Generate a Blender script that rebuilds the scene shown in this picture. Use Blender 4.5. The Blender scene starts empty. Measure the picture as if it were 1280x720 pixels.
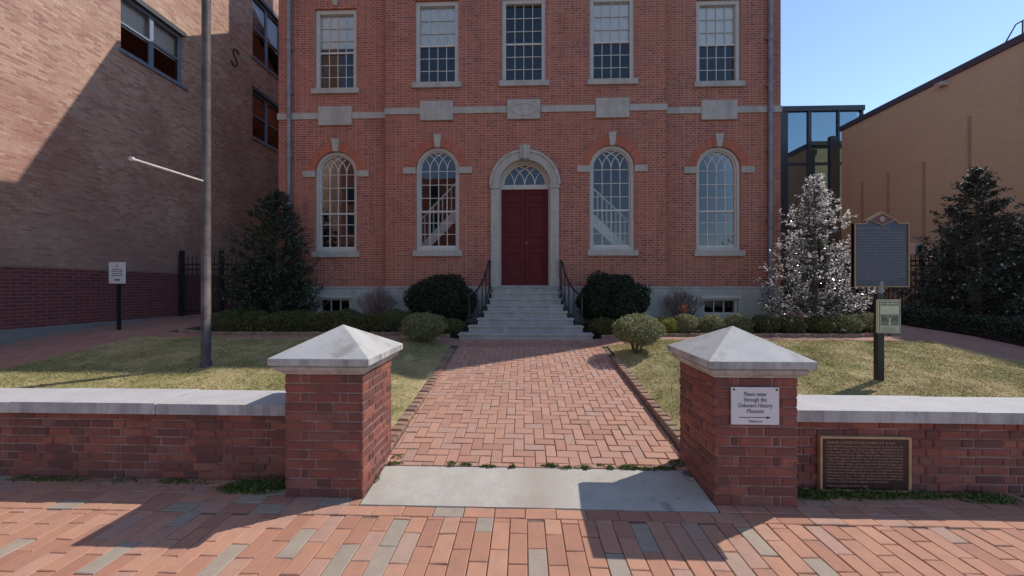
import bpy, bmesh, math, random
import numpy as np
from mathutils import Vector, Matrix

R = math.radians
random.seed(7)
rng = np.random.default_rng(11)
S = bpy.context.scene
COL = S.collection

# ------------------------------------------------------------------ camera, sky, sun, exposure
cam_d = bpy.data.cameras.new('camera')
cam_d.sensor_width = 36.0
cam_d.lens = 36.0 * 456 / 1280
cam_d.clip_start = 0.05
cam_d.clip_end = 5000
cam = bpy.data.objects.new('camera', cam_d)
COL.objects.link(cam)
cam.location = (0, 0, 1.63)
cam.rotation_euler = (R(90), 0, R(1.88))
S.camera = cam

SUN_AZ, SUN_EL = R(27.6), R(46.2)            # azimuth measured from +X towards +Y
w = bpy.data.worlds.new('World')
S.world = w
w.use_nodes = True
wn = w.node_tree.nodes
sky = wn.new('ShaderNodeTexSky')
sky.sky_type = 'NISHITA'
sky.sun_disc = False
sky.sun_elevation = SUN_EL
sky.sun_rotation = R(90) - SUN_AZ         # the node measures clockwise from +Y
sky.air_density = 1.0
sky.dust_density = 0.05
sky.altitude = 900
sky.ozone_density = 1.3
wn['Background'].inputs[1].default_value = 0.15
w.node_tree.links.new(sky.outputs[0], wn['Background'].inputs[0])

sun_d = bpy.data.lights.new('sun', 'SUN')
sun_d.energy = 3.0
sun_d.angle = R(0.5)
sun_d.color = (1.0, 0.93, 0.85)
sun = bpy.data.objects.new('sun', sun_d)
COL.objects.link(sun)
sv = Vector((math.cos(SUN_EL) * math.cos(SUN_AZ), math.cos(SUN_EL) * math.sin(SUN_AZ), math.sin(SUN_EL)))
sun.rotation_euler = sv.to_track_quat('Z', 'Y').to_euler()
sun.location = (20, 10, 30)

S.view_settings.view_transform = 'Standard'
S.view_settings.look = 'None'
S.view_settings.exposure = 0.48
S.view_settings.gamma = 1.0
S.render.engine = 'CYCLES'
S.cycles.max_bounces = 8
S.cycles.transparent_max_bounces = 12

# ------------------------------------------------------------------ helpers
def tag(o, label=None, cat=None, group=None, kind=None):
    if label: o['label'] = label
    if cat: o['category'] = cat
    if group: o['group'] = group
    if kind: o['kind'] = kind
    return o

def thing(name, label, cat, loc=(0, 0, 0), group=None):
    o = bpy.data.objects.new(name, None)
    o.empty_display_size = 0.2
    COL.objects.link(o)
    o.location = loc
    return tag(o, label, cat, group)

class MB:
    def __init__(s):
        s.v, s.f, s.r, s.sm = [], [], [], []
    def face(s, pts, r=None, smooth=False):
        n = len(s.v)
        s.v += [tuple(p) for p in pts]
        s.f.append(tuple(range(n, n + len(pts))))
        s.r.append(random.random() if r is None else r)
        s.sm.append(smooth)
    def raw(s, vs, fs, r=None, smooth=False):
        n = len(s.v)
        s.v += [tuple(p) for p in vs]
        r = random.random() if r is None else r
        for f in fs:
            s.f.append(tuple(i + n for i in f))
            s.r.append(r)
            s.sm.append(smooth)
    def box(s, x0, x1, y0, y1, z0, z1, r=None):
        vs = [(x, y, z) for z in (z0, z1) for y in (y0, y1) for x in (x0, x1)]
        s.raw(vs, [(0, 2, 3, 1), (4, 5, 7, 6), (0, 1, 5, 4), (2, 6, 7, 3), (0, 4, 6, 2), (1, 3, 7, 5)], r)
    def obox(s, c, ax, ay, az, r=None):            # oriented box: centre and three half vectors
        c, ax, ay, az = map(Vector, (c, ax, ay, az))
        vs = [c + i * ax + j * ay + k * az for k in (-1, 1) for j in (-1, 1) for i in (-1, 1)]
        s.raw(vs, [(0, 2, 3, 1), (4, 5, 7, 6), (0, 1, 5, 4), (2, 6, 7, 3), (0, 4, 6, 2), (1, 3, 7, 5)], r)
    def brick(s, c, u, v, n, hu, hv, d, ch=0.004, r=None):
        # a brick seen from its face: centre of the face c, face axes u, v, outward normal n
        c, u, v, n = Vector(c), Vector(u), Vector(v), Vector(n)
        j = lambda a: random.uniform(-a, a)
        hu += j(.0015); hv += j(.0012)
        tilt = j(.0024); tilt2 = j(.0024)
        vs = []
        for (dn, ins) in ((-d, 0), (-ch, 0), (0, ch)):
            for a, b in ((-1, -1), (1, -1), (1, 1), (-1, 1)):
                vs.append(c + u * (a * (hu - ins)) + v * (b * (hv - ins)) + n * (dn + (tilt * a + tilt2 * b if dn > -d else 0)))
        fs = [(8, 9, 10, 11)]
        for l in (0, 4):
            for i in range(4):
                k = (i + 1) % 4
                fs.append((l + i, l + k, l + 4 + k, l + 4 + i))
        s.raw(vs, fs, r)
    def tube(s, pts, rad, n=8, r=None, cap=True):
        pts = [Vector(p) for p in pts]
        rads = rad if isinstance(rad, (list, tuple)) else [rad] * len(pts)
        vs = []
        prev = None
        for i, p in enumerate(pts):
            t = (pts[min(i + 1, len(pts) - 1)] - pts[max(i - 1, 0)]).normalized()
            if prev is None:
                a = Vector((1, 0, 0)) if abs(t.x) < .9 else Vector((0, 1, 0))
                a = (a - t * a.dot(t)).normalized()
            else:
                a = (prev - t * prev.dot(t)).normalized()
            prev = a
            b = t.cross(a)
            for k in range(n):
                th = 2 * math.pi * k / n
                vs.append(p + (a * math.cos(th) + b * math.sin(th)) * rads[i])
        fs = []
        for i in range(len(pts) - 1):
            for k in range(n):
                q = (k + 1) % n
                fs.append((i * n + k, i * n + q, (i + 1) * n + q, (i + 1) * n + k))
        s.raw(vs, fs, r, smooth=n > 4)
        if cap:
            s.face(vs[:n][::-1]); s.face(vs[-n:])
    def prism(s, outline, y0, y1, r=None, holes=None):    # outline in (x, z), extruded along y
        n = len(outline)
        vs = [(x, y0, z) for x, z in outline] + [(x, y1, z) for x, z in outline]
        fs = [tuple(range(n)), tuple(range(2 * n - 1, n - 1, -1))]
        for i in range(n):
            k = (i + 1) % n
            fs.append((i, n + i, n + k, k))
        s.raw(vs, fs, r)
    def strip(s, outer, inner, y0, y1, r=None):           # band between two polylines in (x, z)
        n = len(outer)
        vs = [(x, y0, z) for x, z in outer] + [(x, y0, z) for x, z in inner] + \
             [(x, y1, z) for x, z in outer] + [(x, y1, z) for x, z in inner]
        fs = []
        for i in range(n - 1):
            fs += [(i, i + 1, n + i + 1, n + i), (2 * n + i, 3 * n + i, 3 * n + i + 1, 2 * n + i + 1),
                   (i, 2 * n + i, 2 * n + i + 1, i + 1), (n + i, n + i + 1, 3 * n + i + 1, 3 * n + i)]
        fs += [(0, n, 3 * n, 2 * n), (n - 1, 3 * n - 1, 4 * n - 1, 2 * n - 1)]
        s.raw(vs, fs, r)
    def build(s, name, mat, parent=None, bevel=0, at=None, recalc=True):
        me = bpy.data.meshes.new(name)
        off = Vector((0, 0, 0))
        if parent is not None:
            off = world_loc(parent)
        if at is not None:
            off = Vector(at)
        vs = [(p[0] - off.x, p[1] - off.y, p[2] - off.z) for p in s.v]
        me.from_pydata(vs, [], s.f)
        at_ = me.attributes.new('rnd', 'FLOAT', 'FACE')
        at_.data.foreach_set('value', s.r)
        me.polygons.foreach_set('use_smooth', s.sm)
        if recalc:
            bm = bmesh.new(); bm.from_mesh(me)
            bmesh.ops.recalc_face_normals(bm, faces=bm.faces)
            bm.to_mesh(me); bm.free()
        me.materials.append(mat)
        o = bpy.data.objects.new(name, me)
        COL.objects.link(o)
        if parent is not None:
            o.parent = parent
        elif at is not None:
            o.location = off
        if bevel:
            bm_ = o.modifiers.new('bevel', 'BEVEL')
            bm_.width = bevel; bm_.segments = 2; bm_.limit_method = 'ANGLE'; bm_.angle_limit = R(40)
        return o

def world_loc(o):
    v = Vector((0, 0, 0))
    while o is not None:
        v += o.location
        o = o.parent
    return v

def np_mesh(name, verts, nper, mat, parent=None, rnd=None, faces_extra=None):
    """verts (N*nper,3) -> N polygons of nper corners each"""
    verts = np.asarray(verts, dtype=np.float32)
    if parent is not None:
        verts = verts - np.array(world_loc(parent), dtype=np.float32)
    N = len(verts) // nper
    me = bpy.data.meshes.new(name)
    me.vertices.add(len(verts)); me.vertices.foreach_set('co', verts.ravel())
    me.loops.add(len(verts)); me.loops.foreach_set('vertex_index', np.arange(len(verts), dtype=np.int32))
    me.polygons.add(N)
    me.polygons.foreach_set('loop_start', np.arange(0, len(verts), nper, dtype=np.int32))
    a = me.attributes.new('rnd', 'FLOAT', 'FACE')
    a.data.foreach_set('value', (rng.random(N) if rnd is None else rnd).astype(np.float32))
    me.update(); me.validate()
    me.materials.append(mat)
    o = bpy.data.objects.new(name, me)
    COL.objects.link(o)
    if parent is not None: o.parent = parent
    return o

# ------------------------------------------------------------------ materials
class NT:
    def __init__(s, name):
        s.m = bpy.data.materials.new(name)
        s.m.use_nodes = True
        s.t = s.m.node_tree
        s.b = s.t.nodes['Principled BSDF']
        s.out = s.t.nodes['Material Output']
    def n(s, typ, **kw):
        x = s.t.nodes.new('ShaderNode' + typ)
        for k, v in kw.items(): setattr(x, k, v)
        return x
    def l(s, a, b): s.t.links.new(a, b)
    def pos(s): return s.n('NewGeometry').outputs['Position']
    def attr(s, name='rnd'): return s.n('Attribute', attribute_name=name).outputs['Fac']
    def noise(s, scale, vec=None, detail=4, rough=.55, dist=0.0):
        x = s.n('TexNoise'); x.inputs['Scale'].default_value = scale
        x.inputs['Detail'].default_value = detail; x.inputs['Roughness'].default_value = rough
        x.inputs['Distortion'].default_value = dist
        s.l(vec if vec is not None else s.pos(), x.inputs['Vector'])
        return x.outputs['Fac']
    def ramp(s, fac, stops):
        x = s.n('ValToRGB'); e = x.color_ramp.elements
        while len(e) < len(stops): e.new(0.5)
        for i, (p, c) in enumerate(stops):
            e[i].position = p
            e[i].color = (c, c, c, 1) if not isinstance(c, (tuple, list)) else (*c, 1)
        s.l(fac, x.inputs[0]); return x.outputs[0]
    def mix(s, fac, a, b, mode='MIX'):
        x = s.n('Mix', data_type='RGBA', blend_type=mode)
        for val, i in ((fac, 0), (a, 6), (b, 7)):
            if hasattr(val, 'is_output'): s.l(val, x.inputs[i])
            elif i == 0: x.inputs[0].default_value = val
            else: x.inputs[i].default_value = (*val, 1) if len(val) == 3 else val
        return x.outputs[2]
    def math(s, op, a, b=0.0, clamp=False):
        x = s.n('Math', operation=op, use_clamp=clamp)
        for i, val in enumerate((a, b)):
            if hasattr(val, 'is_output'): s.l(val, x.inputs[i])
            else: x.inputs[i].default_value = val
        return x.outputs[0]
    def bump(s, h, strength=.3, dist=.01):
        x = s.n('Bump'); x.inputs['Strength'].default_value = strength
        x.inputs['Distance'].default_value = dist
        s.l(h, x.inputs['Height']); s.l(x.outputs[0], s.b.inputs['Normal'])
    def col(s, c):
        if hasattr(c, 'is_output'): s.l(c, s.b.inputs['Base Color'])
        else: s.b.inputs['Base Color'].default_value = (*c, 1)
    def set(s, **kw):
        for k, v in kw.items(): s.b.inputs[k.replace('_', ' ')].default_value = v
        return s

def scale(c, k): return tuple(x * k for x in c)

def mat_stone(name, c, var=.18, rough=.85, sc=6, stain=None, bump=.25, drip=0):
    t = NT(name)
    n1 = t.noise(sc, detail=6, rough=.65)
    n2 = t.noise(sc * 12, detail=3)
    a = t.mix(t.ramp(n1, [(.3, 0), (.7, 1)]), scale(c, 1 - var), scale(c, 1 + var * .6))
    a = t.mix(t.math('MULTIPLY', n2, .35), a, scale(c, .72))
    if stain:
        n3 = t.noise(stain[1], detail=8, rough=.72)
        a = t.mix(t.ramp(n3, [(stain[2], 0), (stain[2] + .14, 1)]), a, stain[0])
    if drip:
        g = t.n('NewGeometry'); sn = t.n('SeparateXYZ'); t.l(g.outputs['Normal'], sn.inputs[0])
        up = t.math('LESS_THAN', sn.outputs[2], .4)
        mp = t.n('Mapping'); mp.inputs['Scale'].default_value = (1, 1, .22); t.l(t.pos(), mp.inputs[0])
        dn = t.noise(4.5, mp.outputs[0], detail=8, rough=.72)
        a = t.mix(t.math('MULTIPLY', up, t.ramp(dn, [(.44, 0), (.62, drip)])), a, scale(c, .42))
    t.col(a); t.set(Roughness=rough)
    t.bump(t.math('ADD', n2, n1), bump, .004)
    return t.m

def wall_vec(t, along=None):
    """(u, z) coordinates on any upright wall, from the world position and the face's normal"""
    g = t.n('NewGeometry')
    sp = t.n('SeparateXYZ'); t.l(g.outputs['Position'], sp.inputs[0])
    sn = t.n('SeparateXYZ'); t.l(g.outputs['True Normal'], sn.inputs[0])
    isx = t.math('GREATER_THAN', t.math('ABSOLUTE', sn.outputs[0]), .5)
    u = t.n('Mix', data_type='FLOAT')
    t.l(isx, u.inputs[0]); t.l(sp.outputs[0], u.inputs[2]); t.l(sp.outputs[1], u.inputs[3])
    c = t.n('CombineXYZ'); t.l(u.outputs[0], c.inputs[0]); t.l(sp.outputs[2], c.inputs[1])
    return c.outputs[0], sp

def brick_tex(t, vec, bw, bh, mort, c1, c2, cm, smooth=.15, squash=1.0):
    b = t.n('TexBrick')
    b.offset = .5; b.offset_frequency = 2; b.squash = squash; b.squash_frequency = 2
    for k, v in (('Color1', c1), ('Color2', c2), ('Mortar', cm)): b.inputs[k].default_value = (*v, 1)
    b.inputs['Scale'].default_value = 1.0
    b.inputs['Mortar Size'].default_value = mort
    b.inputs['Mortar Smooth'].default_value = smooth
    b.inputs['Bias'].default_value = 0.0
    b.inputs['Brick Width'].default_value = bw
    b.inputs['Row Height'].default_value = bh
    t.l(vec, b.inputs['Vector'])
    return b

def mat_facade_brick():
    t = NT('town hall brick')
    vec, sp = wall_vec(t)
    b = brick_tex(t, vec, .168, .0628, .0066, (.45, .125, .075), (.29, .078, .055), (.50, .34, .28), squash=.62)
    c = b.outputs['Color']
    # single odd bricks: dark headers and orange ones
    b2 = brick_tex(t, vec, .168, .0628, .0066, (0, 0, 0), (1, 1, 1), (0, 0, 0), squash=.62)
    odd = t.ramp(b2.outputs['Color'], [(.84, 0), (.90, 1)])
    c = t.mix(t.math('MULTIPLY', odd, .38), c, (.15, .05, .05))
    n1 = t.noise(.55, detail=5, rough=.6)
    n2 = t.noise(3.2, detail=6, rough=.65)
    c = t.mix(t.ramp(n1, [(.42, 0), (.68, .55)]), c, t.mix(.55, c, (.48, .18, .09)))
    c = t.mix(t.ramp(n2, [(.5, 0), (.8, .3)]), c, (.28, .15, .13))
    n3 = t.noise(.9, detail=7, rough=.7)
    c = t.mix(t.ramp(n3, [(.54, 0), (.74, .45)]), c, (.17, .06, .055))
    mp = t.n('Mapping'); mp.inputs['Scale'].default_value = (2.4, .28, 1); t.l(vec, mp.inputs[0])
    sk = t.noise(1.5, mp.outputs[0], detail=6, rough=.68)
    c = t.mix(t.ramp(sk, [(.53, 0), (.70, .42)]), c, (.19, .085, .075))
    c = t.mix(t.ramp(sk, [(.30, .35), (.42, 0)]), c, (.50, .27, .20))
    t.col(c); t.set(Roughness=.9)
    h = t.math('SUBTRACT', 1.0, b.outputs['Fac'])
    t.bump(t.math('ADD', h, t.math('MULTIPLY', t.noise(40), .4)), .6, .006)
    return t.m

def mat_side_brick():
    t = NT('weathered party wall brick')
    vec, sp = wall_vec(t)
    b = brick_tex(t, vec, .155, .058, .007, (.66, .45, .315), (.42, .235, .165), (.58, .42, .315))
    r = brick_tex(t, vec, .21, .070, .008, (.20, .045, .042), (.12, .034, .036), (.19, .105, .10))
    n0 = t.noise(.8, detail=8, rough=.7)
    n1 = t.noise(2.7, detail=7, rough=.7)
    old = t.mix(t.ramp(n0, [(.38, 0), (.66, 1)]), b.outputs['Color'], t.mix(.5, b.outputs['Color'], (.27, .13, .105)))
    old = t.mix(t.ramp(n1, [(.5, 0), (.75, .45)]), old, (.47, .35, .26))
    b3 = brick_tex(t, vec, .155, .058, .007, (0, 0, 0), (1, 1, 1), (.4, .4, .4))
    old = t.mix(t.math('MULTIPLY', t.ramp(b3.outputs['Color'], [(.76, 0), (.88, 1)]), .32), old, (.20, .105, .085))
    old = t.mix(t.math('MULTIPLY', t.ramp(b3.outputs['Color'], [(.10, 1), (.22, 0)]), .3), old, (.60, .45, .34))
    # streaks of old paint along the courses
    mp = t.n('Mapping'); mp.inputs['Scale'].default_value = (3.0, 14, 1); t.l(vec, mp.inputs[0])
    st = t.noise(1.6, mp.outputs[0], detail=6, rough=.7)
    old = t.mix(t.ramp(st, [(.52, 0), (.68, .4)]), old, (.22, .11, .09))
    lowf = t.math('MULTIPLY', t.ramp(t.math('DIVIDE', sp.outputs[2], 10.0), [(.2, 1), (.8, .25)]), t.ramp(n0, [(.3, .5), (.6, 1)]))
    old = t.mix(lowf, old, t.mix(.68, old, (.27, .095, .07)))
    zj = t.math('ADD', sp.outputs[2], t.math('MULTIPLY', t.math('SUBTRACT', t.noise(.9, detail=5), .5), .10))
    band = t.ramp(t.math('DIVIDE', zj, 4.0), [(.503, 0), (.517, 1)])
    wash = t.math('MULTIPLY', t.ramp(t.math('DIVIDE', zj, 4.0), [(.52, 1), (.98, 0)]), t.ramp(n1, [(.36, 0), (.6, .8)]))
    old = t.mix(wash, old, (.25, .19, .16))
    c = t.mix(band, t.mix(t.ramp(n1, [(.55, 0), (.8, .4)]), r.outputs['Color'], (.24, .15, .14)), old)
    t.col(c); t.set(Roughness=.92)
    h = t.math('SUBTRACT', 1.0, b.outputs['Fac'])
    t.bump(t.math('ADD', h, t.math('MULTIPLY', t.noise(18, detail=5), .9)), .8, .012)
    return t.m

def mat_tan_brick():
    t = NT('tan museum brick')
    vec, sp = wall_vec(t)
    b = brick_tex(t, vec, .21, .068, .006, (.57, .45, .28), (.51, .40, .245), (.55, .445, .30))
    n0 = t.noise(.35, detail=4)
    mp = t.n('Mapping'); mp.inputs['Scale'].default_value = (1.6, .12, 1); t.l(vec, mp.inputs[0])
    st = t.noise(1.0, mp.outputs[0], detail=5, rough=.65)
    c = t.mix(t.ramp(n0, [(.4, 0), (.65, .5)]), b.outputs['Color'], (.50, .38, .25))
    c = t.mix(t.ramp(st, [(.55, 0), (.75, .45)]), c, (.42, .315, .215))
    t.col(c); t.set(Roughness=.9)
    t.bump(t.math('SUBTRACT', 1.0, b.outputs['Fac']), .2, .004)
    return t.m

def mat_loose_brick(name, stops, dirt=(.08, .07, .06), dirt_amt=.5, rough=.88, mottled=.35):
    """per-brick tone from the brick's own random number, dirt and pitting from noise"""
    t = NT(name)
    c = t.ramp(t.attr(), stops)
    n1 = t.noise(9, detail=6, rough=.7)
    n2 = t.noise(70, detail=4)
    n3 = t.noise(1.3, detail=5, rough=.6)
    c = t.mix(t.math('MULTIPLY', t.ramp(n1, [(.45, 0), (.75, 1)]), dirt_amt), c, dirt)
    c = t.mix(t.math('MULTIPLY', n2, mottled), c, t.mix(.5, c, (.45, .36, .30)))
    c = t.mix(t.math('MULTIPLY', t.ramp(n3, [(.45, 0), (.7, 1)]), dirt_amt * .5), c, t.mix(.5, c, dirt))
    t.col(c); t.set(Roughness=rough)
    t.bump(t.math('ADD', n2, n1), .35, .004)
    return t.m

def mat_plain(name, c, rough=.5, metal=0.0, var=.12, sc=8, bump=0.0, spec=None):
    t = NT(name)
    n = t.noise(sc, detail=6, rough=.65)
    t.col(t.mix(t.ramp(n, [(.35, 0), (.7, 1)]), scale(c, 1 - var), scale(c, 1 + var)))
    t.set(Roughness=rough, Metallic=metal)
    if spec is not None: t.b.inputs['Specular IOR Level'].default_value = spec
    if bump: t.bump(t.noise(sc * 8, detail=4), bump, .003)
    return t.m

def mat_glass(name='window glass', tint=(.95, .96, .97), ior=1.75, wav=.03, gcol=(1, 1, 1)):
    t = NT(name)
    t.t.nodes.remove(t.b)
    tr = t.n('BsdfTransparent'); tr.inputs[0].default_value = (*tint, 1)
    gl = t.n('BsdfGlossy'); gl.inputs['Roughness'].default_value = .008; gl.inputs[0].default_value = (*gcol, 1)
    fr = t.n('Fresnel'); fr.inputs['IOR'].default_value = ior
    bp = t.n('Bump'); bp.inputs['Strength'].default_value = wav; bp.inputs['Distance'].default_value = .02
    t.l(t.noise(2.6, detail=2), bp.inputs['Height'])
    t.l(bp.outputs[0], gl.inputs['Normal'])
    mx = t.n('MixShader')
    t.l(fr.outputs[0], mx.inputs[0]); t.l(tr.outputs[0], mx.inputs[1]); t.l(gl.outputs[0], mx.inputs[2])
    t.l(mx.outputs[0], t.out.inputs[0])
    return t.m

def mat_leaf(name, stops, rough=.45, spec=.5, trans=.25, clump=2.2):
    t = NT(name)
    c = t.ramp(t.attr(), stops)
    n = t.noise(clump, detail=3)
    c = t.mix(t.ramp(n, [(.42, 0), (.62, .45)]), c, t.mix(.6, c, scale(stops[0][1], .8)))
    t.col(c); t.set(Roughness=rough)
    t.b.inputs['Specular IOR Level'].default_value = spec
    if trans:
        tl = t.n('BsdfTranslucent'); t.l(c, tl.inputs[0])
        mx = t.n('MixShader'); mx.inputs[0].default_value = trans
        t.l(t.b.outputs[0], mx.inputs[1]); t.l(tl.outputs[0], mx.inputs[2]); t.l(mx.outputs[0], t.out.inputs[0])
    return t.m

def mat_pavers(name, bw, bh, c1, c2, cm, turn=False):
    t = NT(name)
    p = t.pos()
    mp = t.n('Mapping'); t.l(p, mp.inputs[0])
    if turn: mp.inputs['Rotation'].default_value = (0, 0, R(90))
    b = brick_tex(t, mp.outputs[0], bw, bh, .005, c1, c2, cm)
    n = t.noise(1.5, detail=7, rough=.7)
    c = t.mix(t.ramp(n, [(.42, 0), (.7, .6)]), b.outputs['Color'], t.mix(.5, cm, c2))
    t.col(c); t.set(Roughness=.9)
    t.bump(t.math('ADD', t.math('SUBTRACT', 1.0, b.outputs['Fac']), t.noise(30)), .5, .004)
    return t.m

def mat_lawn(name, blades=False):
    t = NT(name)
    n0 = t.noise(.9, detail=4, rough=.6)
    n1 = t.noise(5.0, detail=6, rough=.7)
    n2 = t.noise(60, detail=4, rough=.7)
    dry, dry2 = (.60, .50, .27), (.46, .37, .19)
    green = (.24, .25, .085)
    c = t.mix(t.ramp(n2, [(.35, 0), (.65, 1)]), dry, dry2)
    g = t.math('ADD', t.math('MULTIPLY', n0, .6), t.math('MULTIPLY', n1, .4))
    c = t.mix(t.ramp(g, [(.42, 0), (.58, .85)]), c, green)
    n5 = t.noise(2.3, detail=7, rough=.75)
    c = t.mix(t.ramp(n5, [(.54, 0), (.66, .6)]), c, (.33, .25, .14))
    c = t.mix(t.ramp(n5, [(.34, .5), (.44, 0)]), c, (.70, .60, .36))
    if blades:
        c = t.mix(t.ramp(t.attr(), [(.0, 0), (.55, .0), (.62, .6), (1, .8)]), c, t.mix(.5, (.62, .53, .30), c))
    else:
        c = t.mix(.25, c, (.27, .20, .11))
    t.col(c); t.set(Roughness=.95)
    t.b.inputs['Specular IOR Level'].default_value = .1
    if not blades: t.bump(t.math('ADD', n1, n2), .8, .02)
    return t.m

def mat_concrete():
    t = NT('threshold concrete')
    n1 = t.noise(3.5, detail=8, rough=.72)
    n2 = t.noise(60, detail=5, rough=.7)
    n3 = t.noise(1.4, detail=4)
    c = t.mix(t.ramp(n1, [(.35, 0), (.68, 1)]), (.44, .405, .35), (.57, .53, .465))
    c = t.mix(t.math('MULTIPLY', t.ramp(n2, [(.35, 0), (.75, 1)]), .5), c, (.30, .265, .225))
    c = t.mix(t.ramp(n3, [(.50, 0), (.66, .5)]), c, (.33, .275, .22))
    # brown run-off stain in the middle of the slab
    sx = t.n('SeparateXYZ'); t.l(t.pos(), sx.inputs[0])
    off = t.math('ABSOLUTE', t.math('SUBTRACT', sx.outputs[0], .13))
    c = t.mix(t.math('MULTIPLY', t.ramp(off, [(.03, .6), (.32, 0)]), t.ramp(n1, [(.35, .2), (.6, 1)])), c, (.30, .225, .165))
    # a few dark oil spots near the right pillar
    sp = t.n('SeparateXYZ'); t.l(t.pos(), sp.inputs[0])
    near = t.ramp(t.math('MULTIPLY', sp.outputs[0], .5), [(.46, 0), (.62, 1)])
    v = t.noise(5.2, detail=2, rough=.4)
    c = t.mix(t.math('MULTIPLY', near, t.ramp(v, [(.62, 0), (.67, .85)])), c, (.07, .06, .06))
    t.col(c); t.set(Roughness=.9)
    t.bump(t.math('ADD', n2, n1), .3, .004)
    return t.m

M = {}
M['facade'] = mat_facade_brick()
M['side'] = mat_side_brick()
M['tan'] = mat_tan_brick()
M['rubbed'] = mat_loose_brick('rubbed arch brick', [(0, (.42, .115, .065)), (.5, (.47, .135, .078)), (1, (.50, .15, .09))], dirt_amt=.15, mottled=.1)
M['trimstone'] = mat_stone('cream grey trim stone', (.50, .45, .395), var=.14, drip=.35)
M['frame'] = mat_plain('stone coloured window paint', (.52, .475, .425), rough=.55, var=.06, sc=4)
M['muntin'] = mat_plain('pale sash paint', (.60, .56, .51), rough=.5, var=.05, sc=5)
M['basestone'] = mat_stone('whitewashed base stone', (.48, .455, .40), var=.22, sc=1.6, stain=((.25, .235, .22), 2.4, .58), drip=.3)
M['stepstone'] = mat_stone('grey step stone', (.44, .415, .38), var=.16, sc=4, stain=((.27, .24, .22), 5, .60), drip=.4)
M['capstone'] = mat_stone('pale cap stone', (.49, .475, .455), var=.14, sc=5, stain=((.31, .28, .25), 3.2, .53), drip=.85)
M['coping'] = mat_stone('limestone coping', (.50, .485, .47), var=.14, sc=4, stain=((.30, .275, .26), 2.6, .60), drip=.75)
M['concrete'] = mat_concrete()
M['curb'] = mat_stone('grey concrete plinth', (.22, .21, .20), var=.25, sc=3)
M['walk'] = mat_loose_brick('sidewalk paver', [(0, (.38, .155, .092)), (.40, (.475, .215, .125)), (.66, (.50, .245, .15)), (.78, (.43, .25, .185)), (.83, (.38, .30, .22)), (1, (.315, .265, .205))], dirt_amt=.45, dirt=(.20, .13, .10), mottled=.45)
M['herring'] = mat_loose_brick('herringbone paver', [(0, (.39, .185, .125)), (.35, (.47, .235, .155)), (.7, (.50, .26, .175)), (1, (.43, .25, .19))], dirt_amt=.42, dirt=(.24, .17, .13), mottled=.45)
M['pier'] = mat_loose_brick('pillar brick', [(0, (.10, .032, .028)), (.18, (.15, .045, .036)), (.4, (.20, .048, .036)), (.75, (.265, .070, .047)), (.88, (.30, .095, .06)), (1, (.21, .075, .06))], dirt_amt=.75, dirt=(.075, .032, .03), mottled=.22)
M['edging'] = mat_loose_brick('edging brick', [(0, (.22, .11, .075)), (.6, (.34, .19, .12)), (1, (.30, .22, .15))], dirt_amt=.6)
M['mortar'] = mat_stone('lime mortar', (.31, .20, .175), var=.2, sc=14, bump=.5, stain=((.17, .055, .045), 2.2, .46))
M['joint'] = mat_stone('sandy joint', (.20, .135, .10), var=.3, sc=10, bump=.5)
M['pavers'] = mat_pavers('yard pavers', .2, .1, (.45, .235, .165), (.36, .175, .125), (.20, .14, .11), turn=True)
M['lawn'] = mat_lawn('lawn soil')
M['blades'] = mat_lawn('grass blades', True)
M['mulch'] = mat_stone('bark mulch', (.055, .038, .028), var=.4, sc=25, bump=.9)
M['soil'] = mat_stone('yard soil', (.14, .11, .08), var=.3, sc=5)
M['asphalt'] = mat_stone('street lightened for bounce', (.16, .15, .14), var=.2, sc=12)  # street tone lightened to bounce fill light onto the shaded front
M['glass'] = mat_glass()
M['cglass'] = mat_glass('curtain wall glass', tint=(.28, .35, .42), ior=5.0, wav=.01, gcol=(.70, .93, 1.0))
M['door'] = mat_plain('maroon door paint', (.125, .012, .016), rough=.6, var=.16, sc=3, spec=.25)
M['iron'] = mat_plain('black painted iron', (.016, .015, .018), rough=.45, var=.3, sc=20)
M['brass'] = mat_plain('brass', (.50, .36, .16), rough=.35, metal=1.0)
M['bronze'] = mat_plain('bronze plaque face', (.035, .013, .012), rough=.45, var=.25, sc=14)
M['bronzeedge'] = mat_plain('worn bronze edge', (.48, .31, .165), rough=.45, var=.2, sc=25)
M['bronzetext'] = mat_plain('worn bronze lettering', (.36, .23, .165), rough=.5, var=.2, sc=40)
M['blueplate'] = mat_plain('dark blue marker paint', (.058, .058, .082), rough=.5, var=.15, sc=9)
M['goldpaint'] = mat_plain('dull gold paint', (.30, .195, .105), rough=.5, var=.2, sc=20)
M['markertext'] = mat_plain('pale marker lettering', (.24, .23, .24), rough=.6)
M['signwhite'] = mat_plain('white sign enamel', (.66, .65, .66), rough=.4, var=.04, sc=4)
M['ink'] = mat_plain('grey sign lettering', (.13, .13, .17), rough=.6)
M['black'] = mat_plain('black sign paint', (.01, .01, .012), rough=.6)
M['poster'] = mat_plain('pale green poster paper', (.56, .54, .36), rough=.6, var=.06)
M['posterink'] = mat_plain('grey poster print', (.13, .12, .09), rough=.7)
M['pole'] = mat_plain('weathered pole paint', (.095, .072, .066), rough=.7, var=.5, sc=6, bump=.5)
M['whitepaint'] = mat_plain('flaked white paint', (.55, .50, .45), rough=.7, var=.2, sc=10)
M['lead'] = mat_plain('galvanised drainpipe', (.25, .245, .265), rough=.55, metal=.2, var=.25, sc=4)
M['bluegrey'] = mat_plain('blue grey window paint', (.17, .20, .26), rough=.5, var=.08)
M['darkmetal'] = mat_plain('dark anodised metal', (.035, .036, .046), rough=.45, var=.1)
M['roofmetal'] = mat_plain('dark roof edging', (.05, .045, .06), rough=.5, var=.15)
M['shingle'] = mat_stone('grey roof slate', (.12, .12, .13), var=.25, sc=9)
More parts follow.
